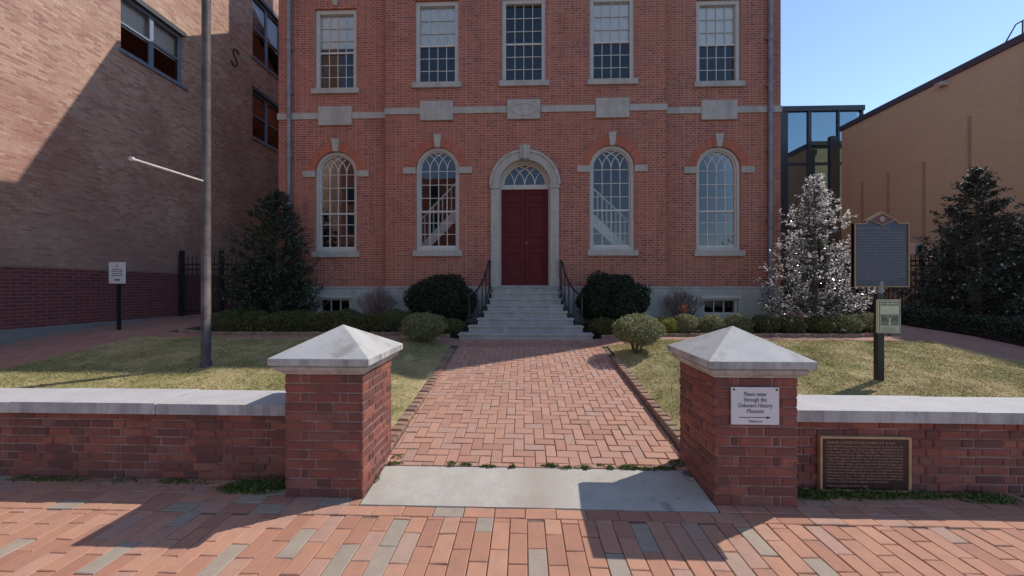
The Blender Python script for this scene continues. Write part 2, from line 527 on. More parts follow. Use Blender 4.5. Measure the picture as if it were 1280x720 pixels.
M['plaster'] = mat_plain('interior plaster', (.09, .095, .11), rough=.9, var=.05)
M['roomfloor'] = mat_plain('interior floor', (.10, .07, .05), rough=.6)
M['blind'] = mat_plain('white roller blind and sky sheen', (.90, .89, .87), rough=.8, var=.03)
M['stairwhite'] = mat_plain('white stair paint', (.72, .69, .63), rough=.5, var=.04)
M['lamp'] = mat_plain('pale lamp housing', (.55, .50, .42), rough=.5)
M['bark'] = mat_stone('bark', (.11, .085, .065), var=.35, sc=18, bump=.9)
M['twig'] = mat_plain('bare twig bark', (.20, .125, .10), rough=.85, var=.3, sc=15)
M['holly'] = mat_leaf('dark holly leaf', [(0, (.018, .030, .014)), (.6, (.032, .050, .022)), (1, (.05, .07, .03))], rough=.38, spec=.5, trans=.12)
M['silver'] = mat_leaf('glossy silver green leaf', [(0, (.035, .045, .03)), (.5, (.075, .088, .062)), (1, (.20, .20, .17))], rough=.25, spec=.8, trans=.15)
M['tip'] = mat_leaf('sun glint leaf', [(0, (.62, .56, .54)), (.5, (.80, .74, .72)), (1, (.88, .84, .82))], rough=.3, spec=.6, trans=.5)  # sun glints on glossy holly, put into the leaf colour as near-white
M['hollyright'] = mat_leaf('grey green holly leaf', [(0, (.034, .044, .03)), (.6, (.056, .068, .047)), (1, (.10, .11, .085))], rough=.6, spec=.15, trans=.1)
M['yew'] = mat_leaf('dark yew needle', [(0, (.016, .024, .014)), (.6, (.026, .040, .02)), (1, (.042, .058, .028))], rough=.6, spec=.3, trans=.1)
M['box'] = mat_leaf('boxwood leaf', [(0, (.13, .14, .055)), (.5, (.23, .24, .11)), (1, (.42, .42, .24))], rough=.45, spec=.4, trans=.4)
M['yellowbox'] = mat_leaf('yellow green leaf', [(0, (.16, .16, .03)), (.5, (.27, .26, .05)), (1, (.38, .36, .10))], rough=.5, spec=.4, trans=.3)
M['hedge'] = mat_leaf('hedge leaf', [(0, (.07, .078, .024)), (.5, (.115, .12, .038)), (1, (.18, .175, .06))], rough=.5, spec=.35, trans=.2)
M['weed'] = mat_leaf('weed leaf', [(0, (.07, .105, .025)), (.5, (.13, .175, .045)), (1, (.25, .27, .09))], rough=.6, spec=.3, trans=.3)
M['russet'] = mat_leaf('russet leaf', [(0, (.35, .08, .03)), (1, (.5, .16, .06))], rough=.6, spec=.3, trans=.3)

# ------------------------------------------------------------------ ground
def sst(a, b, x):
    t = min(1, max(0, (x - a) / (b - a))); return t * t * (3 - 2 * t)

def gz(x, y):
    if y < 3.21: return 0.05 * sst(2.75, 3.2, y) if abs(x - .1) < 1.4 else 0.0
    t = min(1, max(0, (y - 3.21) / 4.1))
    z = .05 + .51 * t + .14 * min(1, max(0, (y - 7.3) / 2.4))
    side = .15 * sst(1.36, 2.4, abs(x - .1)) * (1 - .75 * sst(6.6, 7.8, y) * (1 - sst(6.6, 8.2, abs(x))))
    return z + side

def sheet(name, x0, x1, y0, y1, nx, ny, mat, lift=0.0, kind='structure', rough=0.0):
    mb = MB()
    vs, fs = [], []
    for j in range(ny + 1):
        for i in range(nx + 1):
            x, y = x0 + (x1 - x0) * i / nx, y0 + (y1 - y0) * j / ny
            vs.append((x, y, gz(x, y) + lift + random.uniform(-rough, rough)))
    for j in range(ny):
        for i in range(nx):
            a = j * (nx + 1) + i
            fs.append((a, a + 1, a + nx + 2, a + nx + 1))
    mb.raw(vs, fs, smooth=True)
    o = mb.build(name, mat)
    return tag(o, kind=kind)

g = MB()
g.face([(-1500, -1500, -.16), (1500, -1500, -.16), (1500, 1500, -.16), (-1500, 1500, -.16)])
tag(g.build('ground', M['asphalt'], recalc=False), kind='structure')
sheet('yard', -9.58, 14.48, 3.212, 18, 96, 60, M['soil'], lift=-.012)
# sidewalk: bedding, kerb and bricks
g = MB()
g.face([(-14, -1.2, -.010), (16, -1.2, -.010), (16, 3.212, -.010), (-14, 3.212, -.010)])
g.face([(-14, 3.212, -.010), (16, 3.212, -.010), (16, 3.212, -.16), (-14, 3.212, -.16)])
tag(g.build('sidewalk_bed', M['joint'], recalc=False), kind='structure')
g = MB(); g.box(-14, 16, -1.38, -1.2, -.16, .002)
tag(g.build('kerb', M['curb'], bevel=.012), kind='structure')

mb = MB()
U, V, N = (1, 0, 0), (0, 1, 0), (0, 0, 1)
BW, BL, J = .1135, .262, .0045
xs = -8.0
row = 0
grey_spots = [(-.95, 2.35, .5), (1.3, 2.45, .45), (-2.3, 2.45, .5), (.6, 2.15, .35), (-.5, 2.5, .3)]
def walk_rnd(x, y):
    p = .045
    for gx, gy, gr in grey_spots:
        if (x - gx) ** 2 + ((y - gy) * 1.3) ** 2 < gr * gr: p = .24
    return random.uniform(.85, 1) if random.random() < p else random.uniform(0, .80)
while xs < 8.2:
    y = -1.18 + (row % 2) * (BL + J) / 2 + random.uniform(-.02, .02)
    if row % 2: mb.brick((xs + BW / 2, -1.18 + (y + 1.18 - J) / 2, random.uniform(-.001, .0015)), U, V, N, BW / 2, (y + 1.18 - J) / 2, .02, r=walk_rnd(xs, y))
    top = 2.578
    while y < top - .03:
        y2 = min(y + BL, top)
        mb.brick((xs + BW / 2, (y + y2) / 2, random.uniform(-.001, .0016)), U, V, N, BW / 2, (y2 - y) / 2, .02, r=walk_rnd(xs, y))
        y = y2 + J
    xs += BW + J
    row += 1
x = -8.0
while x < 8.2:                                            # soldier course along the apron and walls
    L = .218
    mb.brick((x + L / 2, 2.64, random.uniform(-.001, .0016)), U, V, N, L / 2, .056, .02, r=walk_rnd(x, 2.64))
    x += L + J
for k, yy in enumerate((2.755, 2.87, 2.985)):              # further courses in front of the low walls
    x = -8.0 + .11 * (k % 2)
    while x < 8.2:
        L = .218
        for xa, xb in ((x, min(x + L, -1.25)), (max(x, 1.43), x + L)):
            if xb - xa > .03:
                mb.brick(((xa + xb) / 2, yy, random.uniform(-.001, .0016)), U, V, N, (xb - xa) / 2, .0545, .02, r=walk_rnd(x, 2.64))
        x += L + J
tag(mb.build('sidewalk', M['walk'], recalc=False), kind='structure')

# concrete threshold between the pillars
mb = MB()
x0, x1 = -1.232, 1.418
vs, fs = [], []
for j in range(9):
    for i in range(25):
        xx, yy = x0 + (x1 - x0) * i / 24, 2.704 + (3.205 - 2.704) * j / 8
        vs.append((xx, yy, .004 + .046 * j / 8))
for j in range(8):
    for i in range(24):
        a = j * 25 + i; fs.append((a, a + 1, a + 26, a + 25))
mb.raw(vs, fs, smooth=True)
mb.face([(x0, 2.704, .004), (x1, 2.704, .004), (x1, 2.704, -.02), (x0, 2.704, -.02)])
tag(mb.build('threshold_slab', M['concrete'], recalc=False), kind='structure')

# herringbone path
sheet('path_bed', -1.26, 1.47, 3.206, 7.42, 10, 20, M['joint'], lift=-.004)
mb = MB()
PX0, PX1, PY0, PY1 = -1.255, 1.465, 3.215, 7.40
a_ = .1015
def hb(cx, cy, horiz):
    hu, hv = (a_ - .0035, a_ / 2 - .0035) if horiz else (a_ / 2 - .0035, a_ - .0035)
    xa, xb, ya, yb = max(PX0, cx - hu), min(PX1, cx + hu), max(PY0, cy - hv), min(PY1, cy + hv)
    if xb - xa < .02 or yb - ya < .02: return
    c = ((xa + xb) / 2, (ya + yb) / 2)
    e = .05
    sl = (gz(c[0], c[1] + e) - gz(c[0], c[1] - e)) / (2 * e)
    nrm = Vector((0, -sl, 1)).normalized()
    vv = Vector((0, 1, sl)).normalized()
    mb.brick((c[0], c[1], gz(0, c[1]) + .004 + random.uniform(-.0015, .002)), U, vv, nrm, (xb - xa) / 2, (yb - ya) / 2, .015)
for i in range(-60, 80):
    for k in range(-30, 40):
        # herringbone lattice: an L of one lying and one standing brick, stepped along (1,1) and (2,-2)
        bx = (i + 2 * k) * a_ + .1
        by = (i - 2 * k) * a_ + 5.2
        if not (PX0 - .4 < bx < PX1 + .4 and PY0 - .4 < by < PY1 + .4): continue
        hb(bx + a_, by + a_ / 2, True)
        hb(bx + a_ * .5, by + a_ * 2, False)
tag(mb.build('path', M['herring'], recalc=False), kind='structure')

# brick edging each side of the path, the rear walk and the beds
def edging(name, pts, wid, hgt, label):
    mb = MB()
    for (xa, ya), (xb, yb) in zip(pts[:-1], pts[1:]):
        L = math.hypot(xb - xa, yb - ya); n = max(1, int(L / .105))
        d = Vector(((xb - xa) / L, (yb - ya) / L, 0)); nn = Vector((-d.y, d.x, 0))
        for i in range(n):
            q = Vector((xa, ya, 0)) + d * (L * (i + .5) / n)
            z = gz(q.x, q.y) + hgt + random.uniform(-.006, .006)
            mb.brick((q.x, q.y, z), d, nn, (0, 0, 1), L / n / 2 - .003, wid / 2, hgt + .06, ch=.008)
    o = mb.build(name, M['edging'], recalc=False)
    return tag(o, label, 'edging')
edging('brick_edging', [(-1.33, 3.42), (-1.31, 5.2), (-1.33, 6.75)], .11, .035, 'low brick edging along the left side of the herringbone path')
edging('brick_edging', [(1.54, 3.42), (1.52, 5.0), (1.50, 6.15)], .10, .075, 'raised brick edging along the right side of the path')
edging('brick_edging', [(-7.4, 7.62), (-1.55, 7.62)], .09, .07, 'brick edging in front of the long left hedge')
edging('brick_edging', [(1.6, 7.62), (7.3, 7.62)], .09, .08, 'brick edging in front of the row of boxwoods')

sheet('left_walkway', -9.58, -7.6, 3.22, 12.5, 8, 30, M['pavers'], lift=.004)
sheet('right_walkway', 7.42, 8.6, 3.22, 12.5, 6, 30, M['pavers'], lift=.004)
sheet('rear_walk', -7.6, 7.42, 6.93, 7.56, 60, 4, M['pavers'], lift=.006)
sheet('planting_bed', -7.38, 7.42, 7.64, 9.75, 60, 10, M['mulch'], lift=.03, rough=.012)
sheet('side_bed', 8.62, 14.4, 4.0, 16, 20, 40, M['mulch'], lift=.02, rough=.012)
sheet('lawn', -7.6, -1.38, 3.3, 6.95, 40, 24, M['lawn'], lift=.012, rough=.005)
sheet('lawn', 1.58, 7.42, 3.3, 6.95, 40, 24, M['lawn'], lift=.012, rough=.005)

def grass(name, x0, x1, y0, y1, n, hole=None):
    x = rng.uniform(x0, x1, n); y = rng.uniform(y0, y1, n)
    z = np.array([gz(a, b) for a, b in zip(x, y)]) + .01
    tuft = np.clip(np.sin(x * 3.1 + np.sin(y * 2.3) * 2) * np.sin(y * 4.3 + np.sin(x * 1.7) * 2) * 1.4, 0, 1)
    h = rng.uniform(.008, .026, n) * (1 + 1.1 * tuft * rng.random(n)); wd = rng.uniform(.0025, .005, n)
    th = rng.uniform(0, 2 * np.pi, n); lean = rng.uniform(.4, 1.6, n) * h * 1.6
    la = rng.uniform(0, 2 * np.pi, n)
    c, s_ = np.cos(th) * wd, np.sin(th) * wd
    P = np.empty((n, 3, 3))
    P[:, 0] = np.stack([x - c, y - s_, z], 1); P[:, 1] = np.stack([x + c, y + s_, z], 1)
    P[:, 2] = np.stack([x + np.cos(la) * lean, y + np.sin(la) * lean, z + h], 1)
    o = np_mesh(name, P.reshape(-1, 3), 3, M['blades'])
    return tag(o, 'short dormant grass of the lawn %s of the path' % ('left' if x0 < 0 else 'right'), 'grass', kind='stuff')
grass('grass', -7.6, -1.40, 4.0, 6.97, 90000)
grass('grass', 1.60, 7.42, 4.0, 6.97, 85000)

# ------------------------------------------------------------------ town hall
WY, CY = 9.72, 9.52              # front of the wings and of the middle
EZ = 10.30
hall = thing('brick_town_hall', 'red brick town hall with arched windows, white stone trim and maroon double door', 'building', (0, 9.52, .5))

def arc(xc, zc, r, a0, a1, n):
    return [(xc + r * math.cos(a0 + (a1 - a0) * i / n), zc + r * math.sin(a0 + (a1 - a0) * i / n)) for i in range(n + 1)]

def arch_line(xc, zb, zs, r, n=28):
    return [(xc - r, zb)] + arc(xc, zs, r, math.pi, 0, n) + [(xc + r, zb)]

UPX = [-5.10, -2.29, -.005, 2.28, 5.09]
LOX = [-5.09, -2.27, 2.28, 5.09]
HW = .575
UZ0, UZ1 = 7.00, 9.20
LZ0, LZS = 2.60, 4.76

def wall_panel(mb, x0, x1, z0, z1, Y, ops, depth):
    xsb = sorted({x0, x1} | {o['x'] - o['h'] for o in ops} | {o['x'] + o['h'] for o in ops})
    zsb = sorted({z0, z1} | {o['z0'] for o in ops} | {o['top'] for o in ops})
    for xa, xb in zip(xsb[:-1], xsb[1:]):
        for za, zb in zip(zsb[:-1], zsb[1:]):
            cx, cz = (xa + xb) / 2, (za + zb) / 2
            if any(abs(cx - o['x']) < o['h'] and o['z0'] < cz < o['top'] for o in ops): continue
            mb.face([(xa, Y, za), (xb, Y, za), (xb, Y, zb), (xa, Y, zb)])
    for o in ops:
        if o.get('arch'):
            pts = arc(o['x'], o['zs'], o['h'], math.pi, 0, 28)
            for (xa, za), (xb, zb) in zip(pts[:-1], pts[1:]):
                mb.face([(xa, Y, za), (xb, Y, zb), (xb, Y, o['top']), (xa, Y, o['top'])])
            out = arch_line(o['x'], o['z0'], o['zs'], o['h'])
        else:
            out = [(o['x'] - o['h'], o['z0']), (o['x'] - o['h'], o['top']), (o['x'] + o['h'], o['top']), (o['x'] + o['h'], o['z0'])]
        out = out + [out[0]]
        for (xa, za), (xb, zb) in zip(out[:-1], out[1:]):
            mb.face([(xa, Y, za), (xb, Y, zb), (xb, Y + depth, zb), (xa, Y + depth, za)])

def up_op(x): return dict(x=x, h=HW, z0=UZ0, top=UZ1)
def lo_op(x): return dict(x=x, h=HW, z0=LZ0, zs=LZS, top=LZS + HW, arch=True)
mb = MB()
wall_panel(mb, -6.68, -3.66, 1.64, EZ, WY, [up_op(UPX[0]), lo_op(LOX[0])], .34)
wall_panel(mb, 3.66, 6.68, 1.64, EZ, WY, [up_op(UPX[4]), lo_op(LOX[3])], .34)
door_op = dict(x=.02, h=.70, z0=1.64, zs=4.31, top=5.01, arch=True)
wall_panel(mb, -3.66, 3.66, 1.64, EZ, CY, [up_op(UPX[1]), up_op(UPX[2]), up_op(UPX[3]), lo_op(LOX[1]), lo_op(LOX[2]), door_op], .34)
for sx in (-1, 1):
    mb.face([(sx * 3.66, CY, 1.64), (sx * 3.66, WY, 1.64), (sx * 3.66, WY, EZ), (sx * 3.66, CY, EZ)])
    mb.face([(sx * 6.68, WY, .4), (sx * 6.68, 21.6, .4), (sx * 6.68, 21.6, EZ), (sx * 6.68, WY, EZ)])
    # gable
    mb.face([(sx * 6.68, WY, EZ), (sx * 6.68, 21.6, EZ), (sx * 6.68, 15.66, EZ + 4.5)])
mb.face([(-6.68, 21.6, .4), (6.68, 21.6, .4), (6.68, 21.6, EZ), (-6.68, 21.6, EZ)])
mb.build('wall', M['facade'], hall, recalc=False)

# rooms behind the windows
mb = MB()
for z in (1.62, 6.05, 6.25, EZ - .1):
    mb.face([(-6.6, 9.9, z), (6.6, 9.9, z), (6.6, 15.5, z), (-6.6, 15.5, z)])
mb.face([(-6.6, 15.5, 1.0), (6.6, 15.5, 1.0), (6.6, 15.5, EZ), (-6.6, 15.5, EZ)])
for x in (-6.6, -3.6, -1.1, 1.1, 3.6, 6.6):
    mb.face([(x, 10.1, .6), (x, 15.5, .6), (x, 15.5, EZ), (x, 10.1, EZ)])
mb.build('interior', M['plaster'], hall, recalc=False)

# stone base
mb = MB()
def base_run(x0, x1, y, ops=()):
    xsb = [x0] + sorted([v for o in ops for v in (o[0], o[1])]) + [x1]
    for xa, xb in zip(xsb[:-1], xsb[1:]):
        o = next((o for o in ops if o[0] - .01 < (xa + xb) / 2 < o[1] + .01), None)
        if o is None: mb.box(xa, xb, y, y + .30, .35, 1.62)
        else:
            mb.box(xa, xb, y, y + .30, .35, o[2]); mb.box(xa, xb, y, y + .30, o[3], 1.62)
base_run(-6.72, -3.66, WY - .035, [(-5.58, -4.68, .93, 1.35)])
base_run(3.66, 6.72, WY - .035, [(4.68, 5.58, .93, 1.35)])
base_run(-3.69, -.92, CY - .035); base_run(.96, 3.69, CY - .035)
mb.box(-.92, .96, CY + .02, CY + .3, .35, 1.62)
mb.build('stone_base', M['basestone'], hall)
for x0, x1, y in ((-6.735, -3.70, WY), (3.70, 6.735, WY), (-3.70, -.92, CY), (.96, 3.70, CY)):
    mb = MB()
    mb.box(x0, x1, y - .05, y + .02, 1.62, 1.665)
    mb.build('water_table', M['basestone'], hall, bevel=.012)

# belt course
for x0, x1, y in ((-6.70, -5.56, WY), (-4.64, -3.66, WY), (3.66, 4.67, WY), (5.51, 6.70, WY),
                  (-3.68, -2.71, CY), (-1.87, -.445, CY), (.435, 1.84, CY), (2.72, 3.68, CY)):
    mb = MB()
    mb.box(x0, x1, y - .028, y + .02, 6.20, 6.37)
    mb.build('belt_course', M['trimstone'], hall, bevel=.006)
for i, (x, y) in enumerate(((-5.10, WY), (-2.29, CY), (-.005, CY), (2.28, CY), (5.09, WY))):
    mb = MB()
    hw = .46 if i in (0, 4) else .43
    mb.box(x - hw, x + hw, y - .055, y + .02, 6.02, 6.53)
    p = mb.build('stone_panel', M['trimstone'], hall, bevel=.008)
    if i == 2:                                            # carved oval on the middle one
        m2 = MB()
        o_ = [(x + .33 * math.cos(a), 6.275 + .17 * math.sin(a)) for a in np.linspace(0, 2 * math.pi, 33)]
        i_ = [(x + .29 * math.cos(a), 6.275 + .135 * math.sin(a)) for a in np.linspace(0, 2 * math.pi, 33)]
        m2.strip(o_, i_, y - .067, y - .05)
        m2.build('carved_oval', M['trimstone'], p)
        p['label'] = 'stone panel with a carved oval'

def keystone(x, z0, z1, wb, wt, y0, y1, parent, mat=None):
    m = MB(); m.prism([(x - wb, z0), (x + wb, z0), (x + wt, z1), (x - wt, z1)], y0, y1)
    return m.build('keystone', mat or M['trimstone'], parent, bevel=.006)

def clip_arc(m, cx, cz, r, a0, a1, inside, y0, y1, wd, n=26):
    seg = []
    for i in range(n + 1):
        a = a0 + (a1 - a0) * i / n
        p = (cx + r * math.cos(a), cz + r * math.sin(a), a)
        if inside(p[0], p[1]): seg.append(p)
        else: break
    if len(seg) < 2: return
    out = [(cx + (r + wd / 2) * math.cos(a), cz + (r + wd / 2) * math.sin(a)) for _, _, a in seg]
    inn = [(cx + (r - wd / 2) * math.cos(a), cz + (r - wd / 2) * math.sin(a)) for _, _, a in seg]
    m.strip(out, inn, y0, y1)

def tracery(m, xc, zs, r, ncol, y0, y1, wd, rad=None):
    rad = rad or r
    for k in range(1, ncol):
        xm = xc - r + 2 * r * k / ncol
        ins = lambda x, z: (x - xc) ** 2 + (z - zs) ** 2 < (r + .01) ** 2
        clip_arc(m, xm + rad, zs, rad, math.pi, math.pi / 2 - .2, ins, y0, y1, wd)
        clip_arc(m, xm - rad, zs, rad, 0, math.pi / 2 + .2, ins, y0 + .002, y1 + .002, wd)

def arched_window(x, Y, blind=None):
    f = MB()
    ri = .462
    f.strip(arch_line(x, LZ0 + .10, LZS, HW - .002), arch_line(x, LZ0 + .10, LZS, ri + .035), Y + .05, Y + .22)
    f.strip(arch_line(x, LZ0 + .10, LZS, ri + .034), arch_line(x, LZ0 + .10, LZS, ri), Y + .085, Y + .2)
    f.box(x - HW + .002, x + HW - .002, Y + .045, Y + .22, LZ0 + .01, LZ0 + .10)
    w_ = f.build('window', M['frame'], hall, bevel=.005)
    m = MB()
    y0, y1 = Y + .115, Y + .15
    g0 = LZ0 + .10
    m.box(x - ri, x + ri, y0, y1 + .01, g0, g0 + .055)
    zr = 3.66
    m.box(x - ri, x + ri, y0 - .012, y1 + .01, zr - .022, zr + .022)
    for k in range(1, 4):
        xm = x - ri + 2 * ri * k / 4
        m.box(xm - .0085, xm + .0085, y0, y1, g0 + .055, zr - .022)
        m.box(xm - .0085, xm + .0085, y0, y1, zr + .022, LZS)
    for zz in (g0 + .055 + (zr - g0 - .055) / 3, g0 + .055 + (zr - g0 - .055) * 2 / 3, zr + .36, zr + .71, LZS - .03):
        m.box(x - ri, x + ri, y0 + .003, y1 - .003, zz - .008, zz + .008)
    tracery(m, x, LZS, ri, 4, y0 + .004, y1 - .004, .02)
    m.build('sash', M['muntin'], w_)
    g_ = MB()
    al = arch_line(x, g0, LZS, ri + .01)
    g_.face([(a, Y + .134, b) for a, b in al])
    g_.build('pane', M['glass'], w_, recalc=False)
    s_ = MB()
    s_.box(x - .645, x + .655, Y - .07, Y + .06, LZ0 - .14, LZ0 + .01)
    s_.build('sill', M['trimstone'], w_, bevel=.008)
    # rubbed brick arch in single voussoirs, stone imposts and keystone
    n = 30
    a = MB()
    for i in range(n):
        if i == n // 2:
            a.build('brick_arch', M['rubbed'], w_)
            a = MB()
        t0, t1 = math.pi * i / n + .004, math.pi * (i + 1) / n - .004
        if abs((t0 + t1) / 2 - math.pi / 2) < .12: continue
        a.strip([(x + .765 * math.cos(t), LZS + .04 + .765 * math.sin(t)) for t in (t0, t1)],
                [(x + HW * math.cos(t), LZS + HW * math.sin(t)) for t in (t0, t1)], Y - .012, Y + .03)
    a.build('brick_arch', M['rubbed'], w_)
    for sx in (-1, 1):
        b = MB(); xa, xb = sorted((x + sx * (HW + .001), x + sx * .905))
        b.box(xa, xb, Y - .04, Y + .02, 4.63, 4.80)
        b.build('impost', M['trimstone'], w_, bevel=.006)
    keystone(x, LZS + HW - .02, 5.655, .065, .105, Y - .06, Y + .03, w_)
    return w_

def sash_window(x, Y, blind):
    f = MB()
    fw = .105
    hx = HW - .002
    f.box(x - hx, x - hx + fw, Y + .05, Y + .2, UZ0 + .02, UZ1 - .002)
    f.box(x + hx - fw, x + hx, Y + .05, Y + .2, UZ0 + .02, UZ1 - .002)
    f.box(x - hx + fw, x + hx - fw, Y + .055, Y + .2, UZ1 - .11, UZ1 - .002)
    f.box(x - hx + fw, x + hx - fw, Y + .055, Y + .2, UZ0 + .02, UZ0 + .07)
    w_ = f.build('window', M['frame'], hall, bevel=.005)
    m = MB()
    gx, g0, g1, zr = hx - fw, UZ0 + .07, UZ1 - .11, 8.06
    y0, y1 = Y + .115, Y + .15
    m.box(x - gx, x + gx, y0 - .012, y1 + .01, zr - .022, zr + .022)
    for k in range(1, 4):
        xm = x - gx + 2 * gx * k / 4
        m.box(xm - .0085, xm + .0085, y0, y1, g0, zr - .022)
        m.box(xm - .0085, xm + .0085, y0, y1, zr + .022, g1)
    for zz in [g0 + (zr - g0) * k / 3 for k in (1, 2)] + [zr + (g1 - zr) * k / 3 for k in (1, 2)]:
        m.box(x - gx, x + gx, y0 + .003, y1 - .003, zz - .008, zz + .008)
    m.build('sash', M['muntin'], w_)
    g_ = MB()
    g_.face([(x - gx, Y + .134, g0), (x + gx, Y + .134, g0), (x + gx, Y + .134, g1), (x - gx, Y + .134, g1)])
    g_.build('pane', M['glass'], w_, recalc=False)
    s_ = MB(); s_.box(x - .645, x + .655, Y - .07, Y + .06, UZ0 - .125, UZ0 + .02)
    s_.build('sill', M['trimstone'], w_, bevel=.008)
    if blind:
        b = MB(); b.box(x - gx + .002, x + gx - .002, Y + .155, Y + .162, blind, g1 - .002)
        b.box(x - gx + .002, x + gx - .002, Y + .152, Y + .167, blind - .02, blind)
        b.build('blind', M['blind'], w_)
    keystone(x, UZ1 + .06, UZ1 + .46, .055, .09, Y - .05, Y + .03, w_)
    return w_

for x, y, bl in zip(UPX, (WY, CY, CY, CY, WY), (8.22, 8.10, None, 8.08, 8.09)):
    sash_window(x, y, bl)
for x, y in zip(LOX, (WY, CY, CY, WY)):
    arched_window(x, y)

# basement windows
for xc in (-5.13, 5.13):
    f = MB()
    y = WY - .035
    f.strip([(xc - .45, .93), (xc - .45, 1.35), (xc + .45, 1.35), (xc + .45, .93), (xc - .45, .93)],
            [(xc - .39, .99), (xc - .39, 1.30), (xc + .39, 1.30), (xc + .39, .99), (xc - .39, .99)], y + .06, y + .2)
    for k in (-1, 1):
        f.box(xc + k * .13 - .012, xc + k * .13 + .012, y + .1, y + .14, .99, 1.30)
    f.box(xc - .52, xc + .52, y - .03, y + .05, 1.352, 1.42)
    w_ = f.build('basement_window', M['frame'], hall, bevel=.004)
    g_ = MB(); g_.face([(xc - .39, y + .13, .99), (xc + .39, y + .13, .99), (xc + .39, y + .13, 1.30), (xc - .39, y + .13, 1.30)])
    g_.build('pane', M['glass'], w_, recalc=False)

# door surround, fanlight, door
X0 = .02
sr = MB()
ZSP = 4.31
o_, i_ = arc(X0, ZSP, .895, math.pi, 0, 36), arc(X0, ZSP, .66, math.pi, 0, 36)
sr.strip(o_, i_, CY - .05, CY + .1)
o_, i_ = arc(X0, ZSP, .925, math.pi, 0, 36), arc(X0, ZSP, .855, math.pi, 0, 36)
sr.strip(o_, i_, CY - .075, CY - .03)
for sx in (-1, 1):
    xa, xb = sorted((X0 + sx * .655, X0 + sx * .885))
    sr.box(xa, xb, CY - .05, CY + .1, 1.66, ZSP - .09)
    xa, xb = sorted((X0 + sx * .645, X0 + sx * .915))
    sr.box(xa, xb, CY - .075, CY + .1, ZSP - .09, ZSP - .03)
    xa, xb = sorted((X0 + sx * .652, X0 + sx * .898))
    sr.box(xa, xb, CY - .06, CY + .1, ZSP - .03, ZSP + .001)
    sr.box(xa - .01, xb + .01, CY - .08, CY + .1, 1.655, 1.85)
surround = sr.build('door_surround', M['trimstone'], hall, bevel=.006)
km = MB()
km.prism([(X0 - .125, 4.985), (X0 + .125, 4.985), (X0 + .145, 5.33), (X0 - .145, 5.33)], CY - .10, CY + .05)
km.prism([(X0 - .045, 4.96), (X0 + .045, 4.96), (X0 + .06, 5.33), (X0 - .06, 5.33)], CY - .13, CY - .09)
km.build('keystone', M['trimstone'], surround, bevel=.006)
# lining of the recess and the transom
ln = MB()
ln.strip(arch_line(X0, 1.66, ZSP, .695), arch_line(X0, 1.66, ZSP, .625), CY + .101, CY + .34)
ln.strip(arc(X0, ZSP + .04, .63, math.pi, 0, 30), arc(X0, ZSP + .04, .545, math.pi, 0, 30), CY + .20, CY + .3)
ln.box(X0 - .625, X0 + .625, CY + .17, CY + .3, 4.25, 4.37)
ln.build('door_frame', M['frame'], hall, bevel=.005)
fl = MB()
fl.face([(a, CY + .262, b) for a, b in arc(X0, ZSP + .055, .55, math.pi, 0, 30)])
fan = fl.build('fanlight', M['glass'], hall, recalc=False)
fm = MB(); tracery(fm, X0, ZSP + .06, .545, 4, CY + .235, CY + .258, .022, rad=.52)
fm.build('tracery', M['muntin'], fan)
for sx in (-1, 1):
    d = MB()
    xa, xb = sorted((X0 + sx * .004, X0 + sx * .622))
    y = CY + .245
    d.box(xa, xb, y + .02, y + .06, 1.70, 4.25)
    rows = [1.70, 1.92, 2.84, 2.96, 3.30, 3.42, 4.00, 4.10, 4.16, 4.25]
    st = .10
    d.box(xa, xa + st, y, y + .02, 1.70, 4.25); d.box(xb - st, xb, y, y + .02, 1.70, 4.25)
    for za, zb in ((1.70, 1.90), (2.55, 2.68), (2.98, 3.10), (3.78, 3.90), (4.14, 4.25)):
        d.box(xa + st, xb - st, y, y + .02, za, zb)
    for za, zb in ((1.90, 2.55), (2.68, 2.98), (3.10, 3.78), (3.90, 4.14)):
        d.box(xa + st + .035, xb - st - .035, y + .008, y + .02, za + .035, zb - .035)
    dr = d.build('door', M['door'], hall, bevel=.004)
    if sx > 0:
        k = MB()
        k.tube([(xa + .05, y, 2.83), (xa + .05, y - .03, 2.83)], .012, 10)
        k.tube([(xa + .05, y - .03, 2.83), (xa + .05, y - .035, 2.83), (xa + .05, y - .06, 2.83), (xa + .05, y - .068, 2.83)], [.012, .026, .026, .01], 12)
        k.build('knob', M['brass'], dr)
ds = MB(); ds.box(X0 - .654, X0 + .654, CY - .02, CY + .32, 1.652, 1.699)
ds.build('door_sill', M['stepstone'], hall, bevel=.006)

# white staircases that show through the inner windows
def staircase(x0, x1, y, up, name, label):
    t = thing(name, label, 'staircase', ((x0 + x1) / 2, y, 1.62))
    st = MB()
    za, zb = (2.05, 4.30) if up else (4.05, 2.0)
    sl = (zb - za) / (x1 - x0)
    st.prism([(x0, za), (x1, zb), (x1, zb + .36), (x0, za + .36)], y, y + .05)
    st.build('stringer', M['stairwhite'], t)
    rl = MB()
    rl.prism([(x0, za + 1.05), (x1, zb + 1.05), (x1, zb + 1.11), (x0, za + 1.11)], y - .01, y + .06)
    rl.build('handrail', M['stairwhite'], t)
    n = int((x1 - x0) / .125)
    for i in range(n):
        b = MB(); xx = x0 + (i + .5) * (x1 - x0) / n
        zz = za + sl * (xx - x0)
        b.box(xx - .017, xx + .017, y + .005, y + .04, zz + .36, zz + 1.05)
        b.build('baluster', M['stairwhite'], t)
staircase(-3.45, -1.25, 10.45, True, 'staircase', 'white staircase rising to the right behind the window left of the door')
staircase(1.25, 3.45, 10.45, False, 'staircase', 'white staircase falling to the right behind the window right of the door')

